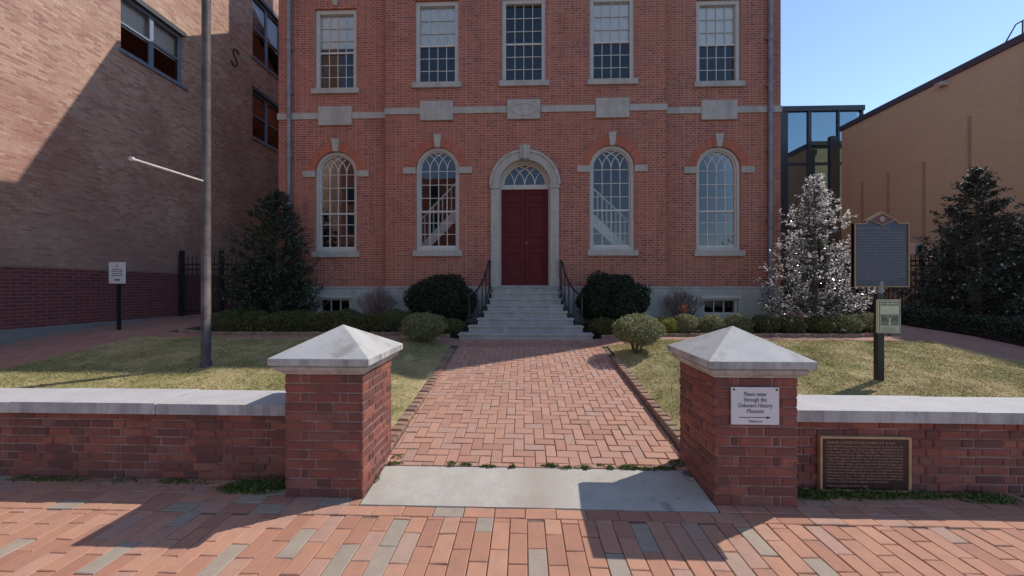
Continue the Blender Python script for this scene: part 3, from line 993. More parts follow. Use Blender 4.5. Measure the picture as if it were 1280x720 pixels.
# drainpipes
for x in (-6.335, 6.36):
    d = MB()
    d.tube([(x, WY - .09, EZ - .1), (x, WY - .09, .75)], .052, 12)
    for zz in (8.1, 6.9, 5.2, 3.4, 1.9):
        d.tube([(x, WY - .09, zz - .07), (x, WY - .09, zz + .07)], .063, 12)
        d.box(x - .085, x + .085, WY - .055, WY - .005, zz - .02, zz + .02)
    d.build('drainpipe', M['lead'], hall)

# cornice and roof with end chimney
c = MB()
c.box(-7.08, 7.08, WY - .10, WY + .25, EZ - .02, EZ + .16); c.box(-6.86, 6.86, WY - .06, WY + .0, EZ - .25, EZ - .022)
c.box(-3.8, 3.8, CY - .12, WY - .102, EZ - .02, EZ + .16)
c.build('cornice', M['trimstone'], hall, bevel=.01)
r_ = MB()
for sgn, ye in ((1, WY - .08), (-1, 21.9)):
    r_.face([(-7.05, ye, EZ + .17), (7.05, ye, EZ + .17), (7.05, 15.66, EZ + 4.72), (-7.05, 15.66, EZ + 4.72)])
roof = r_.build('roof', M['shingle'], hall, recalc=False)
for sx in (-1, 1):
    ch = MB(); xa, xb = sorted((sx * 6.66, sx * 5.7))
    ch.box(xa, xb, 13.6, 15.2, EZ + 2, EZ + 6.6); ch.box(xa - .06, xb + .06, 13.54, 15.26, EZ + 6.2, EZ + 6.5)
    ch.build('chimney', M['facade'], roof)

# ------------------------------------------------------------------ steps and handrails
steps = thing('stone_steps', 'grey stone steps rising to the maroon front door, widening at the bottom', 'steps', (0.03, 7.4, .56))
HWID = [1.38, 1.22, 1.06, .955, .90, .87, .85, .85]
for k in range(8):
    z1 = .56 + .136 * (k + 1)
    ya = 7.40 + .262 * k
    hw = HWID[k]
    m = MB()
    yb = CY - .06 if k == 7 else ya + .30
    m.box(.03 - hw + .02, .03 + hw - .02, ya + .025, yb, z1 - .138 - (.12 if k == 0 else 0), z1 - .036)
    m.box(.03 - hw, .03 + hw, ya, yb + (.02 if k < 7 else 0), z1 - .036 + .0005, z1)
    if k: m.box(.03 - hw + .03, .03 + hw - .03, ya + .30, CY - .062, .4, z1 - .14)
    m.build('step', M['stepstone'], steps, bevel=.006)
# metal boot of the handrail
def handrail(sx, label):
    t = thing('iron_handrail', label, 'handrail', (.03 + sx * .9, 8.5, .6), 'iron handrails beside the front steps')
    P = [(.90, 9.42, 2.32), (.905, 9.18, 2.32), (.915, 9.08, 2.28), (.95, 8.85, 2.04), (1.0, 8.55, 1.80), (1.08, 8.25, 1.60), (1.17, 8.02, 1.50), (1.27, 7.86, 1.46)]
    pts = [(.03 + sx * a, b, c) for a, b, c in P]
    m = MB(); m.tube(pts, .021, 10); m.build('rail', M['iron'], t)
    m = MB()
    low = [(.03 + sx * (a - .015), b, max(c - .66, gz(0, b) + .05)) for a, b, c in P[1:]]
    m.tube(low, .015, 8)
    m.build('rail', M['iron'], t)
    for a, b, c in ((.90, 9.40, 2.32), (.908, 9.14, 2.31), (.955, 8.82, 2.02), (1.01, 8.52, 1.785), (1.09, 8.23, 1.59), (1.22, 7.93, 1.47)):
        m = MB(); x = .03 + sx * a
        zb = max(c - .70, .62)
        m.box(x - .013, x + .013, b - .013, b + .013, zb, c)
        m.build('baluster', M['iron'], t)
    # stepped iron skirt under the lower rail
    for k in range(2, 7):
        m = MB(); x = .03 + sx * (HWID[k] + .03)
        m.box(x - .02, x + .02, 7.40 + .262 * k, 7.66 + .262 * k, .56 + .136 * k - .02, .56 + .136 * k + .115)
        m.build('bracket', M['iron'], t)
handrail(-1, 'black iron handrail on the left side of the front steps')
handrail(1, 'black iron handrail on the right side of the front steps')

# ------------------------------------------------------------------ pillars and low walls
CO = 13
CH = .0722
def flemish(L, jt=.010):
    """bricks (start, length) of two alternating courses along a run of length L"""
    return L

def course_front(mb, x0, x1, y, z, rowA, nrm, axis, pat=None):
    pass

def pillar(xa, xb, ya, yb, ztop, label):
    t = thing('brick_pillar', label, 'pillar', ((xa + xb) / 2, (ya + yb) / 2, 0), 'brick pillars flanking the entrance')
    core = MB(); core.box(xa + .007, xb - .007, ya + .007, yb - .007, -.05, ztop)
    core.build('mortar_core', M['mortar'], t)
    b = MB()
    Wd = xb - xa
    A = [.115, .052, .236, .052, .115]
    B = [.237, .116, .237]
    n = int(round(ztop / CH))
    h = ztop / n
    def run(o, u, nrm, L, pat, z, a, z_):
        k = (L - .010 * (len(pat) - 1)) / sum(pat)
        s_ = 0
        for q in pat:
            q *= k
            c = Vector(o) + Vector(u) * (s_ + q / 2) + Vector((0, 0, z_))
            b.brick(c + Vector(nrm) * random.uniform(-.0015, .002), u, (0, 0, 1), nrm, q / 2 - .0008, h / 2 - .0058, .03, ch=.006)
            s_ += q + .010
    for i in range(n):
        zc = h * (i + .5)
        p, q = (A, B) if i % 2 == 0 else (B, A)
        run((xa, ya, 0), (1, 0, 0), (0, -1, 0), Wd, p, 0, 0, zc)
        run((xb, yb, 0), (-1, 0, 0), (0, 1, 0), Wd, p, 0, 0, zc)
        run((xa, yb, 0), (0, -1, 0), (-1, 0, 0), yb - ya, q, 0, 0, zc)
        run((xb, ya, 0), (0, 1, 0), (1, 0, 0), yb - ya, q, 0, 0, zc)
    b.build('brickwork', M['pier'], t, recalc=False)
    # stone cap: cove, slab and low pyramid
    c = MB()
    cx, cy = (xa + xb) / 2, (ya + yb) / 2
    hw = Wd / 2
    prof = [(hw - .004, ztop), (hw + .006, ztop), (hw + .007, ztop + .008), (hw + .018, ztop + .016), (hw + .036, ztop + .028), (hw + .050, ztop + .046), (hw + .054, ztop + .064), (hw + .044, ztop + .065), (hw + .044, ztop + .078), (hw + .079, ztop + .079), (hw + .081, ztop + .083), (hw + .081, ztop + .132), (hw + .076, ztop + .136)]
    rings = []
    for o, z in prof:
        rings.append([(cx - o, cy - o, z), (cx + o, cy - o, z), (cx + o, cy + o, z), (cx - o, cy + o, z)])
    apex = (cx, cy, ztop + .355)
    for r0, r1 in zip(rings[:-1], rings[1:]):
        for i in range(4):
            k = (i + 1) % 4
            c.face([r0[i], r0[k], r1[k], r1[i]], .5)
    for i in range(4):
        c.face([rings[-1][i], rings[-1][(i + 1) % 4], apex], .5)
    c.face(rings[0][::-1], .5)
    o = c.build('cap', M['capstone'], t)
    bm = bmesh.new(); bm.from_mesh(o.data); bmesh.ops.remove_doubles(bm, verts=bm.verts, dist=.0005)
    bmesh.ops.recalc_face_normals(bm, faces=bm.faces); bm.to_mesh(o.data); bm.free()
    bv = o.modifiers.new('bevel', 'BEVEL'); bv.width = .0025; bv.segments = 2; bv.limit_method = 'ANGLE'; bv.angle_limit = R(22)
    return t
pillar(-1.86, -1.245, 2.78, 3.39, .962, 'brick pillar with stone pyramid cap left of the entrance path')
pillar(1.425, 2.035, 2.78, 3.39, .962, 'brick pillar with stone pyramid cap carrying the white notice')

def low_wall(x0, x1, joints, label):
    t = thing('brick_wall', label, 'garden wall', ((x0 + x1) / 2, 3.15, 0))
    ya, yb, zt = 3.01, 3.285, .572
    core = MB(); core.box(x0, x1, ya + .008, yb - .008, -.05, zt)
    core.build('mortar_core', M['mortar'], t)
    b = MB()
    n = 8; h = zt / n
    for i in range(n):
        x = x0 + (0 if i % 2 == 0 else -.155 + .0)
        k = i
        x -= random.uniform(0, .01)
        while x < x1 - .02:
            L = .202 if k % 2 == 0 else .097
            k += 1
            xa, xb = max(x, x0 + .002), min(x + L, x1 - .002)
            if xb - xa > .02:
                for y, nn in ((ya, (0, -1, 0)), (yb, (0, 1, 0))):
                    b.brick(((xa + xb) / 2, y + random.uniform(-.002, .0015), h * (i + .5)), (1, 0, 0), (0, 0, 1), nn, (xb - xa) / 2 - .0008, h / 2 - .0058, .03, ch=.006)
            x += L + .010
    b.build('brickwork', M['pier'], t, recalc=False)
    e = [x0] + joints + [x1]
    for i, (a, c) in enumerate(zip(e[:-1], e[1:])):
        m = MB()
        dz = .006 * (i % 2)
        m.box(a + .0025, c - .0025, 2.945 + dz, 3.375, zt + .002 - dz * .5, .668 - dz)
        m.build('coping', M['coping'], t, bevel=.004)
low_wall(-7.55, -1.862, [-5.6, -4.35, -3.08], 'low brick wall with pale stone coping left of the entrance')
low_wall(2.037, 7.40, [3.52, 4.9, 6.2], 'low brick wall with pale stone coping and a bronze plaque, right of the entrance')

# ------------------------------------------------------------------ lettering
def text_obj(name, lines, x, y, zs, size, mat, parent, align='CENTER', width=None, thick=.001, face='-Y', sizes=None, font_space=1.0):
    """one mesh of lettering on an upright plate facing -Y"""
    mb = MB()
    for i, (s_, z) in enumerate(zip(lines, zs)):
        if not s_: continue
        cu = bpy.data.curves.new('lettering', 'FONT')
        cu.body = s_
        cu.size = sizes[i] if sizes else size
        cu.align_x = 'LEFT' if align == 'JUST' else align
        cu.space_character = font_space
        cu.resolution_u = 2
        cu.extrude = thick
        to = bpy.data.objects.new('lettering', cu)
        COL.objects.link(to)
        bpy.context.view_layer.update()
        me = bpy.data.meshes.new_from_object(to.evaluated_get(bpy.context.evaluated_depsgraph_get()))
        co = [v.co.copy() for v in me.vertices]
        if co:
            k = 1.0
            if width is not None:
                wmax = max(c.x for c in co) - min(c.x for c in co)
                tw = width[i] if isinstance(width, (list, tuple)) else width
                if tw and (align == 'JUST' or wmax > tw): k = tw / wmax
            vs = [(x + c.x * k, y - c.z, z + c.y) for c in co]
            mb.raw(vs, [tuple(p.vertices) for p in me.polygons], .5)
        bpy.data.objects.remove(to); bpy.data.curves.remove(cu); bpy.data.meshes.remove(me)
    return mb.build(name, mat, parent, recalc=False)

# white notice on the right pillar
nt = thing('notice_sign', 'white notice with an arrow screwed to the right pillar', 'sign', (1.715, 2.772, .75))
m = MB(); m.box(1.541, 1.889, 2.764, 2.776, .615, .893); m.build('plate', M['signwhite'], nt, bevel=.002)
text_obj('lettering', ['Please enter', 'through the', 'Delaware History', 'Museum', 'Thank you'], 1.715, 2.7625, [.828, .787, .744, .702, .634], .05, M['ink'], nt,
         width=[.165, .165, .245, .12, .12], sizes=[.046, .046, .046, .046, .024])
m = MB(); m.box(1.595, 1.80, 2.7615, 2.7635, .668, .672); m.prism([(1.798, .680), (1.828, .670), (1.798, .660)], 2.7615, 2.7635)
m.build('arrow', M['black'], nt)
for x in (1.560, 1.870):
    m = MB(); m.tube([(x, 2.764, .876), (x, 2.760, .876)], .0075, 10); m.build('screw', M['black'], nt)

# bronze plaque on the wall
pq = thing('bronze_plaque', 'bronze plaque with gilt rim on the low brick wall', 'plaque', (2.70, 3.0, .22))
px0, px1, pz0, pz1 = 2.352, 3.052, .010, .452
m = MB(); m.box(px0 + .02, px1 - .02, 2.984, 3.008, pz0 + .02, pz1 - .02); m.build('plate', M['bronze'], pq)
m = MB()
m.strip([(px0, pz0), (px0, pz1), (px1, pz1), (px1, pz0), (px0, pz0)],
        [(px0 + .017, pz0 + .017), (px0 + .017, pz1 - .017), (px1 - .017, pz1 - .017), (px1 - .017, pz0 + .017), (px0 + .017, pz0 + .017)], 2.974, 3.008)
m.build('rim', M['bronzeedge'], pq, bevel=.003)
body = ['GRAND LODGE OF DELAWARE A.F. & A.M.',
        'Organized Freemasonry in Delaware can be traced to the',
        'mid-18th century. The Grand Lodge was established here',
        'in the upper room of the Town Hall in Wilmington on a',
        'meeting called by the lodges of the State. Delegates from',
        'lodges throughout the State met for the purpose of forming',
        'a Grand Lodge of Delaware. They were the first officers to',
        'serve. Other lodges joined and the Grand Lodge met',
        'here for many years. Members have served in the business,',
        'cultural and charitable life of their communities. In the',
        'following years Freemasonry grew, and new halls were in use',
        'throughout the State. The lodge continues its work today with',
        'lodges in each of the counties. Members are known for their',
        'charity to others and for support of many causes.',
        'Delaware Public Archives  2006']
zs = [.392] + [.366 - .0232 * i for i in range(13)] + [.052]
wds = [.53] + [.585] * 12 + [.48, .32]
text_obj('lettering', body, px0 + .055, 2.9835, zs, .021, M['bronzetext'], pq, align='JUST', width=wds, sizes=[.030] + [.0215] * 13 + [.019])

# ------------------------------------------------------------------ historical marker
GZ = gz(4.62, 4.91)
mk = thing('historical_marker', 'dark blue historical marker with gold rim on a post in the right lawn', 'historical marker', (4.625, 4.91, GZ))
m = MB()
m.box(4.585, 4.672, 4.885, 4.945, GZ - .05, 1.56)
m.build('post', M['iron'], mk, bevel=.006)
m = MB(); m.tube([(4.655, 4.93, 1.55), (4.655, 4.93, 1.72)], .036, 12); m.build('pole', M['lead'], mk)
mx, mz0, mz1, mhw = 4.652, 1.64, 2.475, .347
out = [(mx - mhw, mz0), (mx - mhw, mz1), (mx - .215, mz1), (mx - .19, mz1 + .035), (mx, mz1 + .145), (mx + .19, mz1 + .035), (mx + .215, mz1), (mx + mhw, mz1), (mx + mhw, mz0)]
m = MB(); m.prism(out, 4.905, 4.945); m.build('plate', M['blueplate'], mk)
def inset(o, d):
    cx = sum(p[0] for p in o) / len(o)
    r = []
    n = len(o)
    for i in range(n):
        a, b, c = Vector(o[i - 1]), Vector(o[i]), Vector(o[(i + 1) % n])
        e0, e1 = (b - a).normalized(), (c - b).normalized()
        n0, n1 = Vector((e0.y, -e0.x)), Vector((e1.y, -e1.x))
        bi = (n0 + n1).normalized()
        q = b + bi * (d / max(.3, bi.dot(n0)))
        r.append((q.x, q.y))
    return r
inn = inset(out, .016)
m = MB(); m.strip(out + [out[0]], inn + [inn[0]], 4.893, 4.957); m.build('rim', M['goldpaint'], mk)
m = MB()
dm = [(mx - .175, mz1 + .042), (mx, mz1 + .135), (mx + .175, mz1 + .042), (mx, mz1 - .035)]
m.prism(dm, 4.898, 4.9045)
badge = m.build('crest', mat_plain('dull red crest enamel', (.13, .045, .04), rough=.55, var=.2), mk)
m = MB(); di = inset(dm[::-1], -.012); m.strip(dm[::-1] + [dm[-1]], di + [di[0]], 4.892, 4.9035); m.build('crest_rim', M['goldpaint'], badge)
m = MB(); m.tube([(mx, 4.8975, mz1 + .052), (mx, 4.893, mz1 + .052)], .035, 16); m.build('seal', M['bronzetext'], badge)
T = ['OLD TOWN HALL',
     'Completed in 1798, this building served the Borough', 'and later the City of Wilmington as a town hall and', 'seat of local government for more than a century.',
     'The council met in the great room upstairs, where', 'citizens also gathered for public meetings, lectures', 'and celebrations. The lower floor held the offices',
     'of the borough and, for many years, a library. Cells', 'in the basement were used as a jail. The building', 'was host to many well known visitors, and here the',
     'people came to mourn and to celebrate. Societies', 'and lodges rented rooms for their meetings. After', 'the city offices moved in the early twentieth', 'century the hall was saved from destruction, and it',
     'was acquired by the historical society, which has', 'restored it. It was later opened as a museum. The', 'cupola and the balustrade on the roof were rebuilt', 'in the course of the work. The building was listed', 'on the National Register of Historic Places.']
zs = [2.395] + [2.345 - .0355 * i for i in range(18)]
text_obj('lettering', T, mx - .295, 4.9045, zs, .03, M['markertext'], mk, align='JUST', width=[.40] + [.59] * 17 + [.5], sizes=[.045] + [.029] * 18)
# paper poster fixed to its post
ps = thing('poster_board', 'pale green poster with a dark picture fixed to the marker post', 'poster', (4.70, 4.86, 1.26))
m = MB(); m.box(4.562, 4.842, 4.851, 4.884, 1.05, 1.482); m.build('board', M['poster'], ps, bevel=.003)
m = MB()
m.strip([(4.574, 1.062), (4.574, 1.470), (4.830, 1.470), (4.830, 1.062), (4.574, 1.062)], [(4.58, 1.068), (4.58, 1.464), (4.824, 1.464), (4.824, 1.068), (4.58, 1.068)], 4.8475, 4.851)
m.build('border', M['posterink'], ps)
def dashes(name, rows, y, mat, parent, hgt, xc):
    mb = MB()
    for z, words in rows:
        tot = sum(words) + .012 * (len(words) - 1); xx = xc - tot / 2
        for q in words:
            mb.box(xx, xx + q, y - .0008, y + .0012, z - hgt / 2, z + hgt / 2); xx += q + .012
    return mb.build(name, mat, parent)
dashes('heading', [(1.442, (.08, .05, .07)), (1.412, (.085, .125))], 4.849, M['posterink'], ps, .014, 4.702)
m = MB(); m.box(4.592, 4.812, 4.8475, 4.851, 1.145, 1.29); pc = m.build('picture', mat_plain('grey green print', (.22, .22, .15), rough=.7, var=.35, sc=30), ps)
m = MB()
for a_0, a_1, c_0, c_1 in ((4.60, 4.66, 1.205, 1.262), (4.745, 4.805, 1.20, 1.27), (4.665, 4.69, 1.19, 1.23), (4.71, 4.74, 1.185, 1.225)): m.box(a_0, a_1, 4.8462, 4.8474, c_0, c_1)
m.build('dark_shapes', M['posterink'], pc)
m = MB(); m.box(4.69, 4.712, 4.8462, 4.8474, 1.15, 1.245); m.build('pale_shape', M['poster'], pc)
m = MB()
for k in range(4): m.box(4.60, 4.80 - .03 * (k % 2), 4.8475, 4.851, 1.118 - .013 * k, 1.1215 - .013 * k)
m.build('small_print', M['posterink'], ps)

# ------------------------------------------------------------------ flagpole
FX, FY = -4.715, 5.26
fz = gz(FX, FY)
fp = thing('flagpole', 'weathered brown flagpole standing in the left lawn', 'flagpole', (FX, FY, fz))
m = MB(); m.tube([(FX, FY, fz - .1), (FX, FY, fz + .08), (FX + .0, FY, fz + .081), (FX, FY, 3.0), (FX + .005, FY, 6.0), (FX + .008, FY, 9.5)], [.080, .072, .061, .058, .054, .046], 20)
m.build('pole', M['pole'], fp)
m = MB(); m.tube([(FX, FY - .06, 3.20), (FX - .02, FY - 1.0, 3.19)], .016, 10); m.tube([(FX - .02, FY - .99, 3.19), (FX - .02, FY - 1.02, 3.19)], .026, 10)
m.build('banner_arm', M['whitepaint'], fp)
m = MB(); m.tube([(FX, FY, 9.5), (FX, FY, 9.53), (FX, FY, 9.6), (FX, FY, 9.65)], [.02, .07, .07, .02], 14); m.build('finial', M['brass'], fp)

# ------------------------------------------------------------------ left building
lb = thing('brick_building', 'tall weathered tan brick building with red painted lower wall, left of the town hall', 'building', (-9.6, 8, .5))
LX = -9.6
ops = [(8.38, 10.02, 7.33, 8.74), (12.6, 14.3, 7.0, 8.68), (12.6, 14.3, 9.85, 12.1), (16.2, 17.8, 7.0, 8.68)]
mb = MB()
ya, yb, za, zb = .85, 26, .2, 17
ysb = sorted({ya, yb} | {v for o in ops for v in o[:2]})
zsb = sorted({za, zb} | {v for o in ops for v in o[2:]})
for a, b in zip(ysb[:-1], ysb[1:]):
    for c, d in zip(zsb[:-1], zsb[1:]):
        if any(o[0] < (a + b) / 2 < o[1] and o[2] < (c + d) / 2 < o[3] for o in ops): continue
        mb.face([(LX, a, c), (LX, b, c), (LX, b, d), (LX, a, d)])
for y0, y1, z0, z1 in ops:
    q = [(y0, z0), (y0, z1), (y1, z1), (y1, z0), (y0, z0)]
    for (a, c), (b, d) in zip(q[:-1], q[1:]):
        mb.face([(LX, a, c), (LX, b, d), (LX - .22, b, d), (LX - .22, a, c)])
mb.face([(LX, ya, za), (LX - 16, ya, za), (LX - 16, ya, zb), (LX, ya, zb)])
mb.face([(LX, yb, za), (LX - 16, yb, za), (LX - 16, yb, zb), (LX, yb, zb)])
mb.face([(LX, ya, zb), (LX - 16, ya, zb), (LX - 16, yb, zb), (LX, yb, zb)])
mb.build('wall', M['side'], lb, recalc=False)
m = MB(); m.box(LX - .4, LX + .05, ya - .05, yb, zb + .003, zb + .2); m.build('parapet_coping', M['trimstone'], lb)
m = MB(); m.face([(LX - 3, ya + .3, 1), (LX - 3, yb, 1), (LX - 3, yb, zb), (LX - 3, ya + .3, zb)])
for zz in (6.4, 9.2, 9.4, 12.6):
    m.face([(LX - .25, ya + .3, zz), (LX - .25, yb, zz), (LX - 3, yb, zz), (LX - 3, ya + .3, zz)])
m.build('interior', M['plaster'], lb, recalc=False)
m = MB(); m.box(LX + .001, LX + .035, ya, 16, .15, .86); m.build('plinth', M['curb'], lb, bevel=.01)
def side_window(y0, y1, z0, z1):
    m = MB()
    X1 = LX - .10
    fr = .075
    def bar(a, b, c, d, dx=0): m.box(X1 - .06 + dx, X1 + dx, a, b, c, d)
    bar(y0 + .002, y0 + fr, z0 + .002, z1 - .002); bar(y1 - fr, y1 - .002, z0 + .002, z1 - .002)
    bar(y0 + fr, y1 - fr, z0 + .002, z0 + fr); bar(y0 + fr, y1 - fr, z1 - fr, z1 - .002)
    ym = (y0 + y1) / 2
    bar(ym - .05, ym + .05, z0 + fr, z1 - fr)
    zm = (z0 + z1) / 2
    bar(y0 + fr, ym - .05, zm - .025, zm + .025, .01); bar(ym + .05, y1 - fr, zm - .025, zm + .025, .01)
    w_ = m.build('window', M['bluegrey'], lb, bevel=.004)
    g_ = MB()
    g_.face([(X1 - .04, y0, z0), (X1 - .04, y1, z0), (X1 - .04, y1, z1), (X1 - .04, y0, z1)])
    g_.build('pane', M['glass'], w_, recalc=False)
    s_ = MB(); s_.box(LX - .09, LX + .05, y0 - .06, y1 + .06, z0 - .09, z0 + .001); s_.build('sill', M['bluegrey'], w_, bevel=.006)
    b = MB(); b.box(LX - .09, LX + .015, y0 - .04, y1 + .04, z1 - .001, z1 + .12); b.build('lintel', M['darkmetal'], w_)
    return w_
for o in ops:
    w_ = side_window(*o)
    zc = (o[2] + o[3]) / 2
    b = MB(); b.box(LX - .30, LX - .285, o[0] - .05, o[1] + .05, zc + .03, o[3] + .05); b.build('blind', M['blind'], w_)  # no real blinds: pale boards added to imitate sky mirrored in the upper panes
# iron tie in the shape of an S
m = MB()
pts = []
for a in np.linspace(R(20), R(250), 14): pts.append((LX + .02, 11.85 + .13 * math.cos(a), 9.42 + .15 * math.sin(a)))
for a in np.linspace(R(70), R(-160), 14): pts.append((LX + .02, 11.85 + .13 * math.cos(a) - .09, 9.14 + .15 * math.sin(a)))
m.tube(pts, .022, 8); m.build('wall_tie', M['iron'], lb)

# building across the street, seen only mirrored in the tall windows
ab = thing('street_building', 'red brick building across the street, mirrored in the tall windows left of the door', 'building', (-10, -17, 0))
m = MB()
for a, b, zt in ((-22, -12.2, 15.0), (-12.2, -4.6, 12.6)):
    m.box(a, b, -27, -17, -.1, zt)
m.build('wall', M['facade'], ab)
for ix in range(6):
    for iz in range(4):
        xx, zz = -21 + ix * 2.9, 1.2 + iz * 3.0
        m = MB(); m.box(xx, xx + 1.1, -17.02, -16.96, zz, zz + 1.8); m.build('window', M['darkmetal'], ab)
# accessible entrance sign by the left wall
gx, gy = -8.72, 7.55
gs = gz(gx, gy)
sg = thing('entrance_sign', 'small white sign with an arrow on a thin post by the left brick wall', 'sign', (gx, gy, gs))
m = MB(); m.box(gx - .025, gx + .025, gy, gy + .05, gs - .05, 2.1); m.build('post', M['iron'], sg)
m = MB()
m.box(gx - .185, gx + .185, gy - .012, gy - .002, 1.725, 2.185); m.build('plate', M['signwhite'], sg, bevel=.004)
dashes('lettering', [(2.125, (.03,)), (2.09, (.055,)), (2.03, (.11, .09)), (1.985, (.07, .06, .10)), (1.94, (.13, .08)), (1.895, (.06, .12, .05))], gy - .0135, M['ink'], sg, .018, gx)
m = MB(); m.box(gx - .06, gx + .03, gy - .0145, gy - .0125, 1.79, 1.815); m.prism([(gx + .028, 1.83), (gx + .075, 1.8025), (gx + .028, 1.775)], gy - .0145, gy - .0125)
m.build('arrow', M['black'], sg)

# ------------------------------------------------------------------ right buildings
rb = thing('tan_brick_building', 'tan brick building with dark roof edge on the right', 'building', (14.5, 12, .5))
m = MB()
m.face([(14.5, 1.5, .2), (14.5, 17.15, .2), (14.5, 17.15, 8.85), (14.5, 1.5, 8.85)])
m.face([(14.5, 1.5, .2), (30, 1.5, .2), (30, 1.5, 8.85), (14.5, 1.5, 8.85)])
m.face([(14.5, 17.15, .2), (30, 17.15, .2), (30, 17.15, 8.85), (14.5, 17.15, 8.85)])
m.build('wall', M['tan'], rb, recalc=False)
m = MB(); m.box(14.44, 30, 1.4, 17.22, 8.80, 9.02); m.build('roof_edge', M['roofmetal'], rb, bevel=.01)
for y in (6.2, 9.3, 12.35, 13.7, 15.0, 16.1):
    m = MB(); m.box(14.47, 14.52, y - .035, y + .035, .3, 7.2 if y < 13 else 6.2); m.build('expansion_joint', mat_plain('dark joint sealant', (.36, .265, .18), rough=.9) if 'sealant' not in M else M['sealant'], rb)
m = MB(); m.box(14.30, 14.50, 12.95, 13.15, 8.58, 8.72); m.tube([(14.30, 13.05, 8.65), (14.22, 13.05, 8.6)], [.07, .09], 12)
m.build('wall_lamp', M['lamp'], rb)
m = MB()
m.tube([(14.9, 4, 9.62), (14.9, 11.55, 9.62), (14.9, 11.9, 9.05)], .02, 8)
for y in (4, 5.8, 7.6, 9.4, 11.4): m.tube([(14.9, y, 9.0), (14.9, y, 9.62)], .018, 8)
m.build('roof_railing', M['roofmetal'], rb)

gc = thing('glass_annex', 'dark glass walled annex between the town hall and the tan building', 'building', (14, 18, .5))
GY = 18.0
cols = [12.15, 12.55, 13.62, 13.78, 15.02, 15.14, 16.15]
m = MB()
m.box(10.2, 16.2, GY + .3, 26, .3, 10.2)
m.build('wall', M['darkmetal'], gc)
m = MB()
for a, b in ((12.15, 12.68), (13.64, 13.78), (15.02, 15.10), (16.10, 16.2)):
    m.box(a, b, GY - .05, GY + .05, .3, 10.12)
m.box(12.1, 16.25, GY - .08, GY + .29, 10.121, 10.36)
for z in (7.6, 4.9, 4.0, 1.0): m.box(12.1, 16.2, GY - .02, GY + .048, z - .06, z + .06)
m.box(14.66, 14.99, GY - .08, GY + .045, .3, 8.9)
m.build('mullions', M['darkmetal'], gc)
for a, b in ((12.68, 13.64), (13.78, 15.02), (15.10, 16.10)):
    for z0, z1 in ((7.66, 10.12), (4.96, 7.54), (1.06, 3.94)):
        g_ = MB(); g_.face([(a, GY + .02, z0), (b, GY + .02, z0), (b, GY + .02, z1), (a, GY + .02, z1)])
        g_.build('pane', M['cglass'], gc, recalc=False)
    g_ = MB(); g_.box(a, b, GY + .0, GY + .04, 4.06, 4.84); g_.build('spandrel', M['darkmetal'], gc)
m = MB(); m.box(13.85, 14.6, GY - .14, GY - .10, 5.35 - 0, 5.5); m.build('sign_bar', M['trimstone'], gc)
m = MB(); m.box(16.2, 17.6, GY + .5, 24, .3, 10.12); m.build('stair_block', M['roofmetal'], gc)

# ------------------------------------------------------------------ iron fences and lantern
def fence(x0, x1, y, ztop, label, posts):
    zb = gz((x0 + x1) / 2, y)
    t = thing('iron_fence', label, 'fence', ((x0 + x1) / 2, y, zb))
    for z in (zb + .15, ztop - .28, ztop - .42):
        m = MB(); m.box(x0, x1, y - .02, y + .02, z - .02, z + .02); m.build('rail', M['iron'], t)
    n = int((x1 - x0) / .125)
    for i in range(n + 1):
        x = x0 + (x1 - x0) * i / n
        if any(abs(x - p) < .07 for p in posts): continue
        m = MB(); m.tube([(x, y - .001, zb + .05), (x, y - .001, ztop - .1), (x, y - .001, ztop)], [.011, .011, .002], 6); m.build('picket', M['iron'], t)
    for p in posts:
        m = MB(); m.box(p - .042, p + .042, y - .042, y + .042, zb - .05, ztop + .10); m.build('post', M['iron'], t)
fence(-9.5, -6.75, 9.75, 2.56, 'tall black iron fence beside the dark holly at the left wall', [-9.42, -8.3, -6.80])
fence(8.0, 14.4, 11.0, 2.70, 'tall black iron fence behind the historical marker', [8.05, 9.7, 11.57, 13.4])
ln_ = thing('wall_lantern', 'pale lantern on a post of the right iron fence', 'lantern', (11.34, 10.92, 2.7))
m = MB(); m.box(11.21, 11.47, 10.84, 10.975, 2.58, 2.92); m.build('housing', M['lamp'], ln_, bevel=.02)
m = MB(); m.box(11.28, 11.40, 10.825, 10.838, 2.64, 2.86); m.build('shade', M['darkmetal'], ln_)

# ------------------------------------------------------------------ plants
def leaves(P, size, aspect=.5, nbias=None, jitter=.35, flat=0.0):
    """diamond leaves around the points P; nbias pulls the normals"""
    n = len(P)
    d = rng.normal(size=(n, 3))
    if nbias is not None: d = d * (1 - flat) + nbias * flat
    d /= np.linalg.norm(d, axis=1)[:, None] + 1e-9
    a = rng.normal(size=(n, 3)); a -= d * np.sum(a * d, 1)[:, None]; a /= np.linalg.norm(a, axis=1)[:, None] + 1e-9
    b = np.cross(d, a)
    L = size * rng.uniform(1 - jitter, 1 + jitter, n)[:, None]
    W = L * aspect
    Q = np.empty((n, 4, 3))
    Q[:, 0] = P - a * L; Q[:, 1] = P + b * W - a * L * .1; Q[:, 2] = P + a * L; Q[:, 3] = P - b * W - a * L * .1
    return Q.reshape(-1, 3)

def lump(dirs, seed, k=5, amp=.12):
    r2 = np.random.default_rng(seed)
    out = np.zeros(len(dirs))
    for _ in range(k):
        v = r2.normal(size=3); v /= np.linalg.norm(v)
        f = r2.uniform(2.5, 6); ph = r2.uniform(0, 6.28)
        out += np.sin(f * dirs @ v * 2 + ph)
    return 1 + amp * out / math.sqrt(k)

